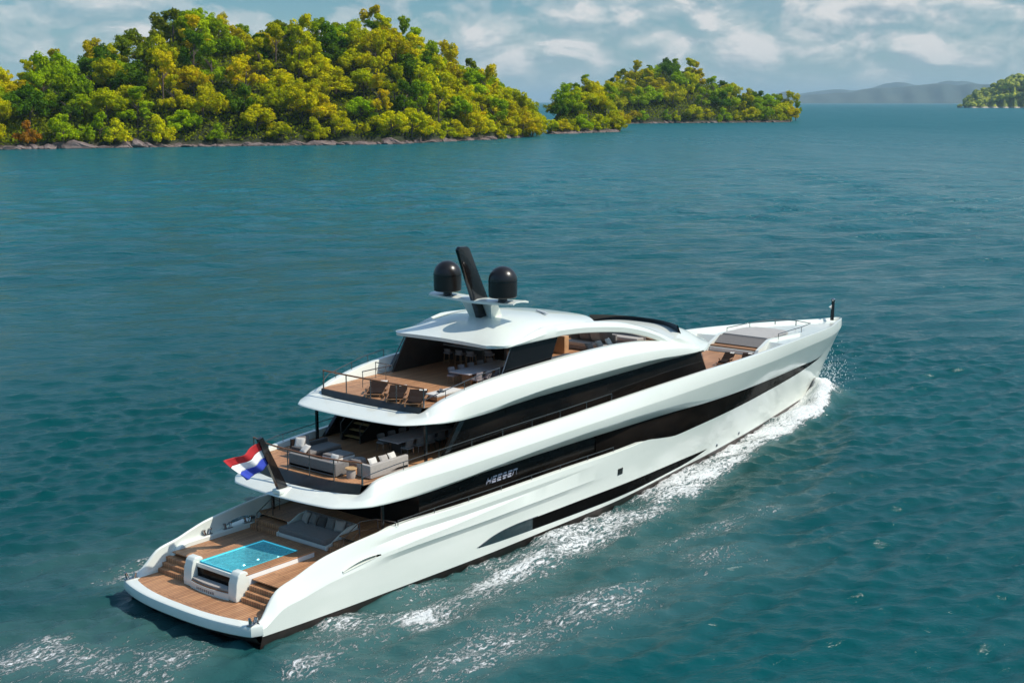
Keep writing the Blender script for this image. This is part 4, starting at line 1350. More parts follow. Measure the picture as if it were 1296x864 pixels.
def flag_pt(u, v):
    """u 0..1 from staff to fly, v 0..1 from top to bottom"""
    top_h = np.array((4.70, 0.0, 8.12))
    bot_h = np.array((5.30, 0.0, 6.95))
    top_f = np.array((2.60, .12, 7.58))
    bot_f = np.array((3.72, .05, 6.44))
    p = (top_h * (1 - u) + top_f * u) * (1 - v) + (bot_h * (1 - u) + bot_f * u) * v
    w = .13 * math.sin(u * 9.5 + v * 2.2) * min(1, u * 2.5)
    return p + np.array((.05 * math.sin(v * 5 + u * 3), w + .05 * math.sin(u * 21 + v * 4) * u, -.07 * math.sin(u * 3.1) + .04 * math.sin(u * 8)))


for k, (c, nm_) in enumerate(colors):
    rows = [[tuple(flag_pt(u, (k + t) / 3) - np.array((4.75, 0, 7.5))) for u in np.linspace(0, 1, 26)] for t in np.linspace(0, 1, 7)]
    m = MB().grid(rows)
    o = m.build(nm_, mat('flag_' + nm_, c, .75, var=.06, vscale=6, build=fabric_nodes), FLAG, angle=90)
    md = o.modifiers.new('thick', 'SOLIDIFY')
    md.thickness = .012
PEN = MB()
PEN.grid([[(66.78 - .62 * u, .02 + .05 * math.sin(u * 7), 7.42 - .08 * u - (.42 * (1 - u) + .05) * t) for u in np.linspace(0, 1, 10)] for t in np.linspace(0, 1, 5)])
pn = PEN.build('pennant', mat('pennant_white', (.75, .74, .7), .7, var=.05, build=fabric_nodes), None, angle=90)
pn.modifiers.new('thick', 'SOLIDIFY').thickness = .012
tag(pn, 'small white triangular pennant on the black bow staff', 'pennant')
ep = MB()
ep.grid([[(66.62 - .13 * u, -.02 + .05 * math.sin((.2 + .2 * u) * 7) - .03, 7.32 - .15 * t) for u in (0, 1)] for t in (0, 1)])

# ------------------------------------------------------------------ the sea: one sheet, fine round the yacht, running to the horizon
def axis(a, b, step, lo, hi, gr):
    core = np.arange(a, b + step / 2, step)
    l, s = [], step
    x = a
    while x > lo:
        s *= gr if abs(x - a) < 420 else 1.2
        x -= s
        l.append(x)
    r, s = [], step
    x = core[-1]
    while x < hi:
        s *= gr if abs(x - b) < 420 else 1.2
        x += s
        r.append(x)
    return np.concatenate([l[::-1], core, r])


AX = axis(-24, 84, .26, -60000, 60000, 1.017)
AY = axis(-40, 36, .26, -60000, 60000, 1.017)
GX, GY = np.meshgrid(AX, AY, indexing='ij')
nx, ny = GX.shape
X0, Y0 = GX.ravel(), GY.ravel()
dcell = np.maximum(np.gradient(AX)[:, None] + 0 * GY, np.gradient(AY)[None, :] + 0 * GX).ravel()
Z0 = np.zeros_like(X0)
DX = np.zeros_like(X0)
DY = np.zeros_like(X0)
wr = np.random.default_rng(5)
wind = math.radians(39 + 180 + 14)
for i in range(120):
    lam = .75 * (8.0 / .75) ** (wr.random() ** 1.15)
    th = wind + wr.normal(0, .42)
    k = 2 * math.pi / lam
    amp_ = .0120 * lam ** 1.0 / (1 + (lam / 2.9) ** 2) * wr.uniform(.5, 1.3)
    ph = wr.uniform(0, 2 * math.pi)
    fade = np.clip((lam / dcell - 2.2) / 2.5, 0, 1)
    arg = k * (X0 * math.cos(th) + Y0 * math.sin(th)) + ph
    c_, s_ = np.cos(arg), np.sin(arg)
    Z0 += amp_ * fade * c_
    DX -= .35 * amp_ * fade * s_ * math.cos(th)
    DY -= .35 * amp_ * fade * s_ * math.sin(th)
# longer, lower waves in the open water away from the yacht's lee
away = 1 - np.exp(-(np.hypot(X0 - 30, Y0) / 130.0) ** 2)
for i in range(34):
    lam = 5.5 * (26.0 / 5.5) ** wr.random()
    th = wind + wr.normal(0, .40)
    k = 2 * math.pi / lam
    fade = np.clip((lam / dcell - 2.0) / 1.6, 0, 1)
    Z0 += away * .0085 * lam * wr.uniform(.5, 1.2) / (1 + (lam / 20) ** 2) * fade * np.cos(k * (X0 * math.cos(th) + Y0 * math.sin(th)) + wr.uniform(0, 6.28))
amp_z = Z0.copy()

# the yacht's own waves and foam
WL = B_lo(np.clip(np.where(X0 < 40, X0, 40 + (X0 - 40) * 28.2 / 23.2), 0, 68.2)) * np.clip((63.6 - X0) / 3, 0, 1) ** .5
dist = np.abs(Y0) - np.where((X0 > -.5) & (X0 < 63.8), WL, 0)
inx = np.clip((X0 + 2) / 3, 0, 1)
back = np.clip(63.8 - X0, 0, 200)
sm = lambda a, lo, hi: np.clip((a - lo) / (hi - lo), 0, 1) ** 2 * (3 - 2 * np.clip((a - lo) / (hi - lo), 0, 1))


def vnoise(x, y, seed, sc):
    r = np.random.default_rng(seed)
    t = r.random((256, 256))
    u, v_ = x / sc, y / sc
    iu, iv = np.floor(u).astype(int), np.floor(v_).astype(int)
    fu, fv = u - iu, v_ - iv
    fu, fv = fu * fu * (3 - 2 * fu), fv * fv * (3 - 2 * fv)
    g_ = lambda a, b: t[(iu + a) % 256, (iv + b) % 256]
    return (g_(0, 0) * (1 - fu) + g_(1, 0) * fu) * (1 - fv) + (g_(0, 1) * (1 - fu) + g_(1, 1) * fu) * fv


near = (np.abs(X0) < 140) & (np.abs(Y0) < 120)
v1 = np.where(near, vnoise(X0, Y0, 1, 2.6), .5)
v2 = np.where(near, vnoise(X0 * .5, Y0, 2, 1.1), .5)
v3 = np.where(near, vnoise(X0, Y0, 3, 6.5), .5)
v4 = np.where(near, vnoise(X0, Y0, 4, .62), .5)
# bow wave: a white heap peeling off the stem and running aft along the side
wid = .9 + .045 * back
ctr = .35 + .030 * back + 1.5 * np.exp(-((back - 6) / 6) ** 2)
heap = np.exp(-((dist - ctr) / wid) ** 2)
on = sm(X0, -2, 3) * (X0 < 66.5) * sm(64.8 - X0, -1.2, 1.0)
hgt_ = (1.15 * np.exp(-(back - 3.5) ** 2 / 40.0) + .16 * np.exp(-back / 26.0))
Z0 += near * on * heap * hgt_ * (.65 + .5 * v1 + .35 * v4)
# ahead of the stem a little heap
r_ = np.hypot((X0 - 63.6) / 2.4, Y0 / 2.0)
Z0 += near * .9 * np.exp(-r_ ** 2) * (.6 + .6 * v1)
# trough behind the heap and the diverging crests
for m_ in range(4):
    a0 = 61.5 - 12.5 * m_
    run = a0 - X0
    yc = 4.2 + .40 * run + (0 if m_ else 1.0)
    line = np.exp(-((np.abs(Y0) - yc) / (1.1 + .03 * run)) ** 2) - .7 * np.exp(-((np.abs(Y0) - yc + 2.6) / 1.6) ** 2)
    Z0 += near * .27 * line * sm(run, 0, 4) * np.exp(-np.clip(run, 0, 200) / 22.0) * (.5 + v3)
foam_glitter = np.zeros_like(X0)
mix1 = .55 * v1 + .45 * v2
edge = 1 - sm(dist, ctr + .35 * wid, ctr + 1.5 * wid + .6 * (v3 - .5))
fo = on * edge * sm(dist, -1.2, .1) * (1.0 * np.exp(-back / 40.0) + .30)
foam_glitter = np.maximum(foam_glitter, fo * (.28 + .62 * mix1))
foam_glitter = np.maximum(foam_glitter, 1.0 * np.exp(-r_ ** 2 * .8) * (.6 + .5 * v1) * near)
# band close along the side, thinner aft
foam_glitter = np.maximum(foam_glitter, on * .53 * np.exp(-((dist - .9 - .03 * back) / (.7 + .012 * back)) ** 2) * (.5 + .7 * v1))
# outer lacing, plus sun glitter painted in as white, abreast of the stern
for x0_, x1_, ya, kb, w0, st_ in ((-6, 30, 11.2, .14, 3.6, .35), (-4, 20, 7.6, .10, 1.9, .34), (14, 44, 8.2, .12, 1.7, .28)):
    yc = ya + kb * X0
    foam_glitter = np.maximum(foam_glitter, near * st_ * np.exp(-((np.abs(Y0) - yc) / w0) ** 2) * sm(X0, x0_, x0_ + 5) * sm(x1_ - X0, 0, 6) * (.35 + .9 * v3 * (.5 + v1)) * np.where(Y0 > 0, .55, 1))
# churned water astern
aftd = -X0
yw = 5.2 + .22 * np.clip(aftd, 0, 100)
stern = sm(aftd, -.6, 1.2) * (1 - sm(np.abs(Y0), yw - 2.0, yw + 3.5)) * np.exp(-np.clip(aftd, 0, 200) / 45)
foam_glitter = np.maximum(foam_glitter, near * stern * (.14 + .33 * v1 * (.35 + v3)))
Z0 += near * stern * .20 * (v1 + v4 - 1)
side_churn = on * (1 - sm(dist, 2, 9 + .05 * back)) * sm(dist, -2, 0)
aer = np.clip(np.maximum(stern, .8 * side_churn) + .7 * np.exp(-r_ ** 2), 0, 1) * near
Z0 += side_churn * near * .10 * (v4 + v2 - 1)
# nothing pokes through the hull
hide = (X0 > .3) & (X0 < 63.4) & (dist < -.25)
Z0 = np.where(hide, -.35, Z0) + .27 + near * .2 * np.exp(-((X0 - 1) / 9) ** 2) * np.exp(-(np.clip(dist, 0, 99) / 6) ** 2)
me = bpy.data.meshes.new('sea')
vs = np.stack([X0 + DX, Y0 + DY, Z0], -1)
me.vertices.add(nx * ny)
me.vertices.foreach_set('co', vs.ravel())
ii, jj = np.meshgrid(np.arange(nx - 1), np.arange(ny - 1), indexing='ij')
q0 = (ii * ny + jj).ravel()
quads = np.stack([q0, q0 + ny, q0 + ny + 1, q0 + 1], -1)
me.loops.add(quads.size)
me.loops.foreach_set('vertex_index', quads.ravel())
me.polygons.add(len(quads))
me.polygons.foreach_set('loop_start', np.arange(len(quads)) * 4)
me.polygons.foreach_set('loop_total', np.full(len(quads), 4))
me.update(calc_edges=True)
me.polygons.foreach_set('use_smooth', [True] * len(quads))
for nm_, arr in (('foam_glitter', np.clip(foam_glitter, 0, 1.2)), ('aerated', aer)):
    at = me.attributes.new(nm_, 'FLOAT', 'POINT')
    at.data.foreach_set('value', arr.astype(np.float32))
M_SEA = bpy.data.materials.new('sea_water')
M_SEA.use_nodes = True
t = M_SEA.node_tree
w = NT(t)
b = t.nodes['Principled BSDF']
geo = w.n('ShaderNodeNewGeometry').outputs['Position']
dcam = w.n('ShaderNodeVectorMath', {0: geo, 1: (0, 0, 0)}, operation='LENGTH').outputs['Value']
fo_a = w.n('ShaderNodeAttribute', attribute_name='foam_glitter').outputs['Fac']
ae_a = w.n('ShaderNodeAttribute', attribute_name='aerated').outputs['Fac']
rot = w.mapping(geo, rot=(0, 0, -wind), scale=(1, 1, 1))
wv = w.mapping(rot, scale=(1.0, .42, 1))
b1 = w.noise(wv, .55, 7, .62, .5)
b2_ = w.noise(wv, .17, 5, .62, .3)
b3_ = w.noise(geo, .012, 4, .55)
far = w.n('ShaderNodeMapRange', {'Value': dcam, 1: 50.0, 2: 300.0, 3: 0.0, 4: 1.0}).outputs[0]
b0 = w.noise(wv, 2.4, 5, .6, .4)
b1 = w.math('ADD', w.math('MULTIPLY', b1, w.math('MULTIPLY_ADD', far, .55, .45)), w.math('MULTIPLY', b0, .34))
hsum = w.math('ADD', w.math('MULTIPLY', b1, .34), w.math('MULTIPLY', w.math('MULTIPLY', b2_, far), 6.5))
fn = w.noise(w.mapping(geo, scale=(.28, 1, 1)), 1.5, 9, .68, 1.2)
fn2 = w.noise(w.mapping(geo, scale=(.6, 1, 1)), 5.5, 6, .7, .8)
ridged = w.math('SUBTRACT', 1.0, w.math('MULTIPLY', w.math('ABSOLUTE', w.math('SUBTRACT', fn, .5)), 5.0))
pat = w.math('ADD', w.math('MULTIPLY', ridged, .55), w.math('MULTIPLY', w.math('SUBTRACT', fn2, .5), 2.2))
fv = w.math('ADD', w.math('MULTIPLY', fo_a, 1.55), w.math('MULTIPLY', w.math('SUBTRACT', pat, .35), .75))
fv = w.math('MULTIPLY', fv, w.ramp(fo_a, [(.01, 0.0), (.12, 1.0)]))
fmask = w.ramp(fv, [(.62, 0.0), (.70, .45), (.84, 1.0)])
patch = w.ramp(b3_, [(.3, 0.0), (.7, 1.0)])
deep = w.mix(patch, (0.0002, 0.044, 0.048), (0.0004, 0.070, 0.076))
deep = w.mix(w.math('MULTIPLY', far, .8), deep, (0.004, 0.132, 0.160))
body = w.mix(w.math('MULTIPLY', ae_a, .6), deep, (0.012, 0.062, 0.052))
fcol = w.mix(w.ramp(fn2, [(.38, 0.0), (.62, 1.0)]), (0.62, 0.68, 0.68), (0.86, 0.87, 0.87))
body = w.mix(w.math('MULTIPLY', fo_a, .42, clamp=True), body, (0.30, 0.46, 0.46))
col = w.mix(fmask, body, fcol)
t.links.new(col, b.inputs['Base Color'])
vfar = w.n('ShaderNodeMapRange', {'Value': dcam, 1: 280.0, 2: 1300.0, 3: 0.0, 4: 1.0}).outputs[0]
streak = w.noise(w.mapping(rot, scale=(.012, .05, 1)), 1.0, 4, .6)
rg = w.math('ADD', w.math('MULTIPLY', far, .05), w.math('MULTIPLY', vfar, .18))
rg = w.math('ADD', rg, w.math('MULTIPLY', w.math('SUBTRACT', streak, .5), .16))
t.links.new(w.math('ADD', w.math('MULTIPLY_ADD', fmask, .6, .13), rg), b.inputs['Roughness'])
t.links.new(w.math('MULTIPLY_ADD', vfar, -.14, .28), b.inputs['Specular IOR Level'])
b.inputs['IOR'].default_value = 1.33
bp = w.n('ShaderNodeBump', {'Height': w.math('ADD', hsum, w.math('MULTIPLY', w.math('MULTIPLY', fmask, fn2), .22)), 'Strength': .85, 'Distance': 1.0})
t.links.new(bp.outputs[0], b.inputs['Normal'])
sea = bpy.data.objects.new('sea', me)
COL.objects.link(sea)
me.materials.append(M_SEA)
sea['kind'] = 'structure'
sea['label'] = 'teal sea with low wind waves and the white wake of the yacht'

# spray thrown up at the stem
sp = MB()
r6 = np.random.default_rng(21)
for i in range(620):
    k = r6.random()
    x = 64.0 + r6.normal(0, .9) + 1.2 * k
    y = (-1 if r6.random() < .78 else 1) * abs(r6.normal(.5, .9)) - .3
    z = .6 + abs(r6.normal(0, .85)) + (1.7 * k * k)
    r0 = r6.uniform(.012, .045)
    sp.add([(x + r0, y, z), (x - r0, y + r0, z), (x - r0, y - r0, z), (x, y, z + r0 * 1.4), (x, y, z - r0 * 1.4)], [(0, 1, 3), (1, 2, 3), (2, 0, 3), (1, 0, 4), (2, 1, 4), (0, 2, 4)])
o = sp.build('bow_spray', mat('spray_white', (.85, .87, .88), .5, var=.03), None, smooth=False)
o['kind'] = 'stuff'
o['label'] = 'fine white spray thrown up beside the bow'


# ------------------------------------------------------------------ islands
def on_sea(u, v_, z=0.0):
    r = FW + RT * (u - 648) / 1670 - UP * (v_ - 432) / 1670
    return CAM + r * (z - CAM[2]) / r[2]


def height_at(p, v_):
    """height that shows at picture row v_ over ground point p"""
    d = p - CAM
    depth = math.hypot(d[0], d[1])
    # row -> slope of the sight line in the vertical plane through p
    du = d @ RT
    df = math.hypot(d[0] * FW[0] / math.hypot(FW[0], FW[1]) + d[1] * FW[1] / math.hypot(FW[0], FW[1]), 0)
    lo, hi = -50.0, 600.0
    for _ in range(40):
        mid = (lo + hi) / 2
        q = np.array((p[0], p[1], mid)) - CAM
        vv = 432 - 1670 * (q @ UP) / (q @ FW)
        if vv > v_:
            lo = mid
        else:
            hi = mid
    return lo


def ground_nodes(w, b, oc):
    n1 = w.noise(oc, .12, 6, .65)
    z = w.n('ShaderNodeSeparateXYZ', {0: oc}).outputs[2]
    zz = w.math('ADD', z, w.math('MULTIPLY_ADD', n1, 5.0, -2.5))
    c = w.mix(w.ramp(w.math('MULTIPLY', zz, .1), [(.10, 0.0), (.28, 1.0)]), (0.085, 0.062, 0.055), (0.022, 0.030, 0.006))
    c = w.mix(1.0, c, w.ramp(w.noise(oc, .6, 5, .7), [(.3, .55), (.7, 1.35)]), 'MULTIPLY')
    w.t.links.new(c, b.inputs['Base Color'])
    bp = w.n('ShaderNodeBump', {'Height': w.noise(oc, .5, 6, .7), 'Strength': .9, 'Distance': 1.5})
    w.t.links.new(bp.outputs[0], b.inputs['Normal'])


M_GROUND = mat('island_ground', (.05, .05, .03), .9, build=ground_nodes)
ISL = {}


def island(name, label, shore, top, depth, canopy, ncol=70, u_pad=0):
    su, sv = zip(*shore)
    tu, tv = zip(*top)
    U = np.linspace(su[0], su[-1], ncol)
    S_ = np.array([on_sea(u, np.interp(u, su, sv)) for u in U])
    dirs = S_ - CAM
    dirs[:, 2] = 0
    dirs /= np.linalg.norm(dirs, axis=1)[:, None]
    ridge_p = S_ + dirs * depth
    H_ = np.array([max(1.2, height_at(p, np.interp(u, tu, tv)) - canopy) for u, p in zip(U, ridge_p)])
    T = [-.12, -.03, 0, .03, .08, .16, .26, .38, .5, .62, .75, .88, 1.0, 1.25, 1.6, 2.0, 2.4]
    prof = lambda t: 0 if t <= 0 else (math.sin(min(t, 1) * math.pi / 2) ** 1.05 if t <= 1 else max(0, math.cos((t - 1) / 1.4 * math.pi / 2)))
    r = np.random.default_rng(len(name) + ncol)
    rows = []
    for t in T:
        row = []
        for i in range(ncol):
            p = S_[i] + dirs[i] * depth * t
            z = -4.0 if t < -.05 else (-1.0 if t < 0 else 0.3 + 1.6 * min(1, t / .03) + (H_[i] - 1.9) * prof(t))
            if t >= 2.39:
                z = -3
            e = min(1, i / 3, (ncol - 1 - i) / 3)
            z = z * e - 2.5 * (1 - e) if t >= 0 else z
            row.append((p[0] + r.normal(0, 1.2), p[1] + r.normal(0, 1.2), z + (r.normal(0, .4) if .03 < t < 2 else 0)))
        rows.append(row)
    o = MB().grid(rows).build(name, M_GROUND, None, angle=60)
    o['kind'] = 'structure'
    o['label'] = label
    ISL[name] = dict(U=U, S=S_, d=dirs, depth=depth, H=H_, prof=prof)
    return o


island('island_terrain', 'steep wooded ground of the large island', [(-60, 191), (0, 190), (200, 187), (500, 183), (600, 178), (650, 175.5), (684, 173.5)],
       [(-60, 112), (0, 100), (40, 86), (70, 79), (120, 77), (135, 62), (185, 56), (200, 38), (225, 25), (260, 13), (285, 20), (300, 32), (330, 36), (345, 28), (370, 34), (410, 37), (430, 28), (470, 27), (500, 39), (540, 56), (570, 76), (600, 91), (632, 114), (655, 134), (672, 154), (684, 170)], 130, 15.5, 76)
island('spur_terrain', 'low wooded spur between the two islands', [(688, 170.5), (720, 169.5), (792, 167)], [(688, 150), (698, 134), (714, 108), (740, 96), (765, 102), (774, 130), (780, 163), (792, 166)], 60, 17, 26)
island('far_island_terrain', 'wooded ground of the smaller far island', [(750, 158), (800, 157), (900, 156), (960, 155.5), (1012, 155)],
       [(750, 112), (775, 102), (795, 87), (815, 77), (850, 77), (880, 84), (905, 97), (940, 117), (960, 114), (985, 119), (1000, 131), (1008, 150), (1012, 154)], 150, 19, 40)


# ------------------------------------------------------------------ trees
def leaf_nodes(m):
    m.use_nodes = True
    t = m.node_tree
    for n in list(t.nodes):
        t.nodes.remove(n)
    w = NT(t)
    oi = w.n('ShaderNodeObjectInfo')
    oc = w.n('ShaderNodeTexCoord').outputs['Object']
    va = w.noise(oc, .35, 4, .65)
    hue = w.mix(w.ramp(va, [(.32, 0.0), (.68, 1.0)]), (.62, .74, .8), (1.35, 1.2, .9))
    c = w.mix(1.0, oi.outputs['Color'], hue, 'MULTIPLY')
    df = w.n('ShaderNodeBsdfDiffuse', {'Color': c})
    tl = w.n('ShaderNodeBsdfTranslucent', {'Color': w.mix(1.0, c, (1.1, 1.0, .55), 'MULTIPLY')})
    sh = w.n('ShaderNodeMixShader', {0: .32, 1: df.outputs[0], 2: tl.outputs[0]})
    w.n('ShaderNodeOutputMaterial', {'Surface': sh.outputs[0]})


M_LEAF = bpy.data.materials.new('leaves')
leaf_nodes(M_LEAF)
M_BARK = mat('bark', (.10, .075, .055), .9, var=.3, vscale=2)


def crown_mesh(seed, R_, H_, base, nclump, per, leaf):
    """lobes of leaf faces; R_ spread, H_ height of crown, base = height of its underside"""
    r = np.random.default_rng(seed)
    V, Fc = [], []
    cs = []
    nl = int(r.integers(5, 8))
    lobes = []
    for i in range(nl):
        a_ = 2 * math.pi * (i + r.uniform(-.35, .35)) / (nl - 1)
        h = .82 if i == 0 else r.uniform(.10, .72)
        q = r.uniform(0, .18) if i == 0 else r.uniform(.40, .66)
        lobes.append((np.array((R_ * q * math.cos(a_), R_ * q * math.sin(a_), base + H_ * h)), R_ * r.uniform(.30, .46)))
    for i in range(nclump):
        lc, lr = lobes[i % nl]
        d = r.normal(size=3) + np.array((0, 0, .35))
        d /= np.linalg.norm(d)
        cs.append((lc + d * lr * r.uniform(.35, 1.0) * np.array((1, 1, .9)), R_ * r.uniform(.10, .22)))
    allv = []
    for c, rad in cs:
        n = int(per * (rad / (R_ * .17)) ** 2)
        d = r.normal(size=(n, 3))
        d[:, 2] += .35
        d /= np.linalg.norm(d, axis=1)[:, None]
        p = c + d * rad * r.uniform(.62, 1.08, (n, 1)) * np.array((1.05, 1.05, .85))
        nn = d * 1.2 + r.normal(size=(n, 3)) * .5
        nn /= np.linalg.norm(nn, axis=1)[:, None]
        u = np.cross(nn, r.normal(size=(n, 3)))
        u /= np.linalg.norm(u, axis=1)[:, None]
        v_ = np.cross(nn, u)
        s_ = leaf * r.uniform(.55, 1.25, (n, 1))
        allv.append(np.stack([p - u * s_, p + v_ * s_ * .55, p + u * s_, p - v_ * s_ * .55], 1).reshape(-1, 3))
    V = np.concatenate(allv)
    nq = len(V) // 4
    me = bpy.data.meshes.new('crown')
    me.from_pydata(V.tolist(), [], (np.arange(nq * 4).reshape(-1, 4)).tolist())
    me.materials.append(M_LEAF)
    return me


def trunk_mesh(seed, h, R_):
    r = random.Random(seed)
    m = MB()
    bend = (r.uniform(-.6, .6), r.uniform(-.6, .6))
    pts = [(bend[0] * t * t, bend[1] * t * t, h * t - .8) for t in np.linspace(0, 1, 6)]
    m.tube(pts, list(np.linspace(.36, .16, 6)), 7)
    for k in range(5):
        a = r.uniform(0, 6.28)
        z = h * r.uniform(.4, .85)
        b0 = (bend[0] * .4, bend[1] * .4, z)
        m.tube([b0, (b0[0] + R_ * .3 * math.cos(a), b0[1] + R_ * .3 * math.sin(a), z + h * .18), (b0[0] + R_ * .6 * math.cos(a), b0[1] + R_ * .6 * math.sin(a), z + h * .3)], [.15, .1, .05], 5)
    o = m.build('trunk', M_BARK)
    me = o.data
    bpy.data.objects.remove(o)
    return me


PROTO = []
for k, (R_, H_, base, nc, per, lf_) in enumerate(((6.8, 8.5, 4.0, 78, 58, .42), (6.0, 10.0, 4.5, 74, 58, .40), (7.6, 7.5, 3.5, 84, 58, .44), (5.2, 11.5, 4.0, 70, 58, .39),
                                                  (7.0, 9.0, 1.0, 80, 58, .41), (4.8, 5.4, .3, 46, 52, .36), (5.6, 5.0, .2, 50, 52, .37))):
    PROTO.append((crown_mesh(100 + k, R_, H_, base, nc, per, lf_), trunk_mesh(200 + k, base + H_ * .55, R_), R_))

TONES = {'yellow green': (.52, .53, .004), 'olive gold': (.55, .49, .004), 'bright green': (.31, .45, .005), 'deep green': (.09, .18, .008), 'rusty orange': (.46, .20, .015), 'dark olive': (.19, .24, .008)}
NT_ = 0


def plant(p, kind, tone, label, group, sc, jit):
    global NT_
    me_c, me_t, R_ = PROTO[kind]
    shrub = kind >= 5
    t = thing('shore_bush' if shrub else 'broadleaf_tree', label, 'bush' if shrub else 'tree', tuple(p), jit.uniform(0, 6.28), group)
    t.scale = (sc * 1.16, sc * 1.16, sc * jit.uniform(.85, 1.3))
    c = bpy.data.objects.new('crown', me_c)
    COL.objects.link(c)
    c.parent = t
    col = TONES[tone]
    m_ = jit.uniform(.82, 1.18)
    c.color = (col[0] * m_ * jit.uniform(.92, 1.08), col[1] * m_, col[2] * m_, 1)
    k = bpy.data.objects.new('trunk', me_t)
    COL.objects.link(k)
    k.parent = t
    NT_ += 1
    return t


def forest(isl, where, n_rows, spacing, seed, mix, sc_rng, t0=.035, t1=1.04, zones=None):
    D = ISL[isl]
    r = random.Random(seed)
    S_, d_, H_, dep = D['S'], D['d'], D['H'], D['depth']
    L_ = np.concatenate([[0], np.cumsum(np.linalg.norm(np.diff(S_, axis=0), axis=1))])
    rows = np.linspace(t0, t1, n_rows)
    for ri, tt in enumerate(rows):
        n = int(L_[-1] / spacing) + 1
        for i in range(n):
            l = (i + .5 * (ri % 2) + r.uniform(-.3, .3)) * spacing
            if l < 6 or l > L_[-1] - 6:
                continue
            t_ = tt + r.uniform(-.35, .35) * (t1 - t0) / n_rows
            t_ = max(t0 * .8, t_)
            g_ = lambda a: np.array([np.interp(l, L_, a[:, c]) for c in range(a.shape[1])])
            dd = g_(d_)
            p = g_(S_) + dd * dep * t_
            h = float(np.interp(l, L_, H_))
            z = .3 + 1.6 * min(1, t_ / .03) + (h - 1.9) * D['prof'](t_) - .3
            z = max(.9, z)
            u = float(np.interp(l, L_, D['U']))
            frac = l / L_[-1]
            low = t_ < .12
            x = r.random() + (.22 if t_ > .55 else 0) - (.25 if low else 0) - mix * (frac - .5)
            tone = 'yellow green' if x < .44 else 'olive gold' if x < .62 else 'bright green' if x < .88 else 'deep green' if x < 1.05 else 'dark olive'
            if isl == 'island_terrain' and frac < .12 and low and r.random() < .5:
                tone = 'rusty orange'
            kind = r.choice((0, 1, 2, 3, 4)) if not low else r.choice((4, 5, 6, 6, 4))
            level = 'at the waterline' if low else 'on the lower slope' if t_ < .42 else 'on the upper slope' if t_ < .8 else 'along the crest'
            along = where[min(len(where) - 1, int(frac * len(where)))]
            word = 'bush' if kind >= 5 else ('tall tree' if kind in (1, 3) else 'broad tree')
            lab = '%s %s %s of %s' % (tone, word, level, along)
            sc = r.uniform(*sc_rng) * (.85 if low and kind == 4 else .8 if t_ > .72 else 1)
            plant((p[0], p[1], z), kind, tone, lab, lab.replace(word, word + ('es' if word == 'bush' else 's')), sc, r)


forest('island_terrain', ['the big island, left edge', 'the big island, first summit', 'the big island, second summit', 'the big island, long shoulder', 'the big island, right tip'], 9, 17.0, 3, .30, (1.25, 1.85))
forest('spur_terrain', ['the low spur between islands'], 4, 13, 4, .0, (1.1, 1.5))
forest('far_island_terrain', ['the far island, left half', 'the far island, right half'], 6, 22, 5, -.15, (1.35, 2.0))

# undergrowth: scrub between and under the trees, nobody could count it
def undergrowth(isl, n, seed, tall=(1.0, 5.0)):
    D = ISL[isl]
    r = np.random.default_rng(seed)
    S_, d_, H_, dep = D['S'], D['d'], D['H'], D['depth']
    nc = len(S_)
    V = []
    lump = r.random((200, 60))
    for i in range(n):
        q = r.uniform(1.5, nc - 2.5)
        k = int(q)
        f_ = q - k
        t_ = r.uniform(.022, 1.12) ** 1.0
        p = (S_[k] * (1 - f_) + S_[k + 1] * f_) + (d_[k] * (1 - f_) + d_[k + 1] * f_) * dep * t_
        h = H_[k] * (1 - f_) + H_[k + 1] * f_
        z = .3 + 1.6 * min(1, t_ / .03) + (h - 1.9) * D['prof'](t_)
        hh = tall[0] + (tall[1] - tall[0]) * lump[int(q * 2.6) % 200, int(t_ * 40) % 60]
        if t_ < .06:
            hh *= .7
        c = np.array((p[0], p[1], z + hh * r.uniform(.15, 1.0)))
        nn = r.normal(size=3) + np.array((0, 0, .6)) - d_[k] * .5
        nn /= np.linalg.norm(nn)
        u = np.cross(nn, r.normal(size=3))
        u /= np.linalg.norm(u)
        v_ = np.cross(nn, u)
        s_ = r.uniform(.55, 1.25)
        V += [c - u * s_, c + v_ * s_ * .6, c + u * s_, c - v_ * s_ * .6]
    me = bpy.data.meshes.new('undergrowth')
    me.from_pydata([tuple(v_) for v_ in V], [], np.arange(len(V)).reshape(-1, 4).tolist())
    me.materials.append(M_LEAF)
    o = bpy.data.objects.new('undergrowth', me)
    COL.objects.link(o)
    o.color = (.20, .25, .008, 1)
    o['kind'] = 'stuff'
    return o


undergrowth('island_terrain', 52000, 61, (1.5, 6.5))['label'] = 'dense green scrub between the trees of the big island'
undergrowth('spur_terrain', 6000, 62)['label'] = 'dense green scrub on the low spur'
undergrowth('far_island_terrain', 26000, 63, (2.5, 9))['label'] = 'dense green scrub between the trees of the far island'

# ------------------------------------------------------------------ shore rocks
def rock_nodes(w, b, oc):
    n1 = w.noise(oc, 1.6, 6, .65)
    c = w.mix(w.ramp(n1, [(.3, 0.0), (.7, 1.0)]), (.06, .042, .04), (.24, .185, .17))
    z = w.n('ShaderNodeSeparateXYZ', {0: w.n('ShaderNodeNewGeometry').outputs['Position']}).outputs[2]
    c = w.mix(w.ramp(w.math('ADD', z, w.math('MULTIPLY', n1, .8)), [(.75, 0.0), (1.0, 1.0)]), (.045, .036, .034), c)
    w.t.links.new(c, b.inputs['Base Color'])
    bp = w.n('ShaderNodeBump', {'Height': w.noise(oc, 2.5, 6, .7), 'Strength': .8, 'Distance': .3})
    w.t.links.new(bp.outputs[0], b.inputs['Normal'])


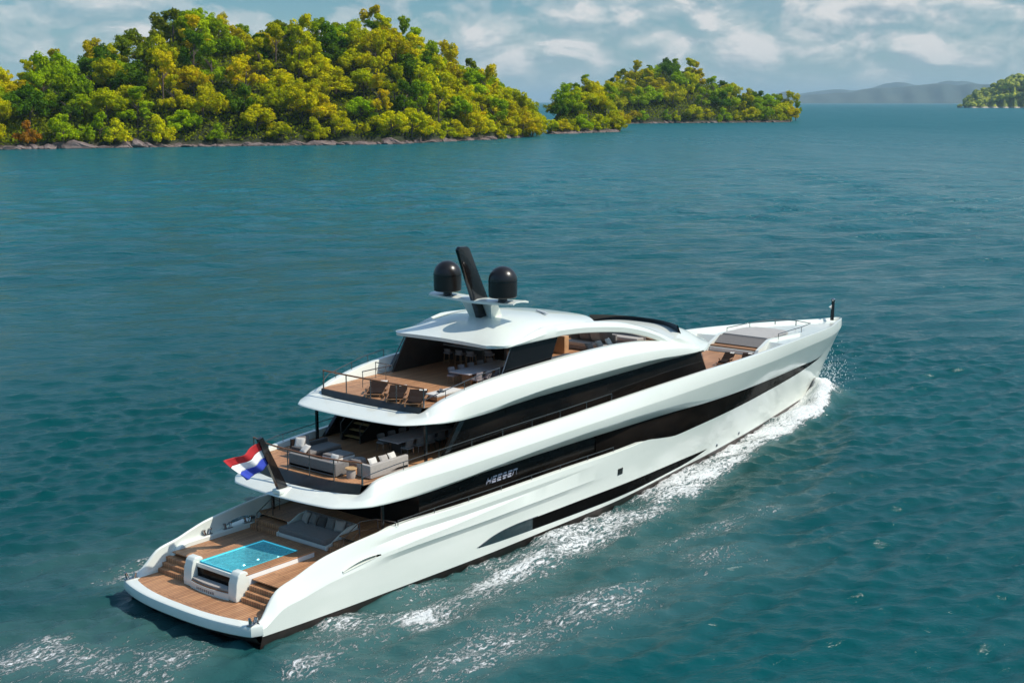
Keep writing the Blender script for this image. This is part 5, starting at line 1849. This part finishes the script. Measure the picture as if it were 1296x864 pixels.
M_ROCK = mat('shore_rock', (.25, .2, .2), .85, build=rock_nodes)
RP = []
for k in range(5):
    bm = bmesh.new()
    bmesh.ops.create_icosphere(bm, subdivisions=3, radius=1)
    r = random.Random(40 + k)
    planes = [Vector((r.gauss(0, 1), r.gauss(0, 1), r.gauss(0, .8))).normalized() for _ in range(9)]
    for v_ in bm.verts:
        for pn_ in planes:
            e = v_.co.dot(pn_) - r.uniform(.58, .62)
            if e > 0:
                v_.co -= pn_ * e
        v_.co += Vector((r.gauss(0, .02), r.gauss(0, .02), r.gauss(0, .02)))
    me_ = bpy.data.meshes.new('shore_rock')
    bm.to_mesh(me_)
    bm.free()
    me_.materials.append(M_ROCK)
    RP.append(me_)


def rocks(isl, where, n, seed, smin, smax, flat=.45):
    D = ISL[isl]
    r = random.Random(seed)
    S_ = D['S']
    for i in range(n):
        q = (i + r.uniform(.1, .9)) / n * (len(S_) - 6) + 2
        k = int(q)
        p = S_[k] * (1 - (q - k)) + S_[k + 1] * (q - k) + D['d'][k] * r.uniform(-2.5, 2.2)
        s_ = r.uniform(smin, smax) * (1.5 if r.random() < .2 else 1)
        o = bpy.data.objects.new('shore_rock', RP[r.randrange(5)])
        COL.objects.link(o)
        o.location = (p[0], p[1], r.uniform(-.1, .5))
        o.scale = (s_ * r.uniform(.8, 1.5), s_ * r.uniform(.7, 1.1), s_ * flat * r.uniform(.7, 1.3))
        o.rotation_euler = (r.uniform(-.2, .2), r.uniform(-.2, .2), math.atan2(D['d'][k][0], -D['d'][k][1]) + math.pi / 2 * 0 + r.uniform(-.5, .5))
        sz = 'large' if s_ > (smin + smax) / 2 + .6 else 'small'
        wh = where[min(len(where) - 1, int(i / n * len(where)))]
        lab = '%s grey brown shore rock at the waterline %s' % (sz, wh)
        tag(o, lab, 'rock', lab.replace('rock', 'rocks'))


rocks('island_terrain', ['by the left edge of the large island', 'under the first summit of the large island', 'under the second summit of the large island', 'below the long shoulder of the large island'], 110, 8, 2.4, 5.6)
rocks('spur_terrain', ['of the low spur'], 34, 9, 3.0, 6.5, .36)
rocks('far_island_terrain', ['of the far island'], 30, 10, 2.0, 4.0)

# ------------------------------------------------------------------ far shore and islet
def far_ridge(name, label, dist_, prof, thick, m, seed, kind='structure', amp=.06):
    """a range of hills: silhouette given as (bearing column, row) seen from here, stands dist_ away"""
    uu, vv = zip(*prof)
    r = np.random.default_rng(seed)
    U = np.linspace(uu[0], uu[-1], 110)
    rows = []
    nz = np.convolve(r.normal(0, 1, 150), np.ones(5) / 5, 'same')[:110]
    base = []
    for u in U:
        dd = FW + RT * (u - 648) / 1670
        dd[2] = 0
        dd /= np.linalg.norm(dd)
        base.append((CAM * np.array((1, 1, 0)) + dd * dist_, dd))
    for t_, hk in ((-.25, -.02), (-.1, .04), (.15, .35), (.45, .72), (.75, .93), (1, 1.0), (1.5, .8), (2.2, .35), (3, -.05)):
        row = []
        for i, (p, dd) in enumerate(base):
            q = p + dd * thick * (t_ + .12 * math.sin(i * .7 + t_ * 3))
            h = max(2, height_at(p + dd * thick, np.interp(U[i], uu, vv)))
            e = min(1, i / 6, (109 - i) / 6)
            row.append((q[0], q[1], (h * hk + amp * h * nz[i] * (hk > .05)) * e - (1 - e) * 5 + (h * .07 * r.normal() if (.1 < hk < .98 and name == 'islet') else 0)))
        rows.append(row)
    o = MB().grid(rows).build(name, m, None, angle=80)
    o['kind'] = kind
    o['label'] = label
    return o


def hill_nodes(w, b, oc):
    n1 = w.noise(oc, .004, 6, .65)
    c = w.mix(w.ramp(n1, [(.35, 0.0), (.65, 1.0)]), (.03, .055, .045), (.07, .085, .06))
    w.t.links.new(c, b.inputs['Base Color'])
    bp = w.n('ShaderNodeBump', {'Height': w.noise(oc, .012, 5, .65), 'Strength': 0.08, 'Distance': 40})
    w.t.links.new(bp.outputs[0], b.inputs['Normal'])


M_HILL = mat('distant_hills', (.06, .07, .04), .95, build=hill_nodes)
far_ridge('hills', 'blue grey hills on the far shore', 21000, [(900, 127), (960, 122), (985, 115), (1000, 120), (1030, 119), (1060, 117), (1080, 112), (1110, 111), (1140, 108), (1160, 106.5), (1190, 108), (1215, 106), (1240, 107), (1262, 113), (1300, 118), (1340, 124)], 900, M_HILL, 31)
far_ridge('hills', 'palest ridge at the back of the far shore', 30000, [(940, 126), (1005, 118), (1040, 113), (1075, 115), (1100, 107), (1128, 104), (1150, 109), (1180, 103.5), (1205, 103), (1230, 110), (1290, 112), (1350, 124)], 900, M_HILL, 37)
far_ridge('hills', 'nearer dark hill behind the far green islet', 15000, [(1225, 126), (1250, 112), (1275, 98), (1296, 94), (1340, 92), (1390, 104), (1420, 122)], 700, M_HILL, 33)


def islet_nodes(w, b, oc):
    n1 = w.noise(oc, .03, 6, .7)
    c = w.mix(w.ramp(n1, [(.38, 0.0), (.6, 1.0)]), (.10, .16, .010), (.50, .52, .02))
    z = w.n('ShaderNodeSeparateXYZ', {0: oc}).outputs[2]
    c = w.mix(w.ramp(w.math('MULTIPLY', z, .02), [(.08, 0.0), (.14, 1.0)]), (.55, .48, .38), c)
    w.t.links.new(c, b.inputs['Base Color'])
    bp = w.n('ShaderNodeBump', {'Height': w.noise(oc, .045, 6, .75), 'Strength': 1.0, 'Distance': 18})
    w.t.links.new(bp.outputs[0], b.inputs['Normal'])


islet = far_ridge('islet', 'small green islet with a pale beach near the horizon', 5600, [(1204, 130.5), (1216, 123), (1236, 113), (1252, 105), (1270, 100), (1284, 101), (1296, 106), (1330, 116), (1360, 129)], 200, mat('islet_woods', (.06, .08, .02), .95, build=islet_nodes), 35, amp=.09)

# woods of the far islet: too far to count, one mass of crowns
iw = MB()
r9 = np.random.default_rng(77)
me_i = islet.data
cand = [v_.co.copy() for v_ in me_i.vertices if v_.co.z > 5]
bm = bmesh.new()
bmesh.ops.create_icosphere(bm, subdivisions=2, radius=1)
bm.verts.index_update()
bv = np.array([v_.co for v_ in bm.verts])
bf = [[v_.index for v_ in f_.verts] for f_ in bm.faces]
bm.free()
for k in range(1100):
    c = cand[r9.integers(len(cand))]
    q = bv * (1 + r9.normal(0, .16, (len(bv), 1))) * np.array((1, 1, .85)) * r9.uniform(7, 15)
    iw.add(q + np.array((c.x + r9.normal(0, 12), c.y + r9.normal(0, 12), c.z + r9.uniform(-2, 5))), bf)
o = iw.build('islet_woods', mat('islet_leaves', (.12, .125, .02), .95, build=islet_nodes), None, smooth=False)
o['kind'] = 'stuff'
o['label'] = 'green woods covering the far islet'

# ------------------------------------------------------------------ air
hz = MB()
hz.box((-61000, -61000, -8), (61000, 61000, 420))
M_HAZE = bpy.data.materials.new('haze')
M_HAZE.use_nodes = True
t = M_HAZE.node_tree
for n in list(t.nodes):
    t.nodes.remove(n)
w = NT(t)
pv = w.n('ShaderNodeVolumePrincipled', {'Color': (.55, .80, .95, 1), 'Density': 3.2e-5, 'Anisotropy': 0.0})
w.n('ShaderNodeOutputMaterial', {'Volume': pv.outputs[0]})
o = hz.build('haze', M_HAZE, None, smooth=False)
o['kind'] = 'stuff'
o['label'] = 'pale blue sea haze'
print('trees', NT_, 'sea verts', nx * ny)
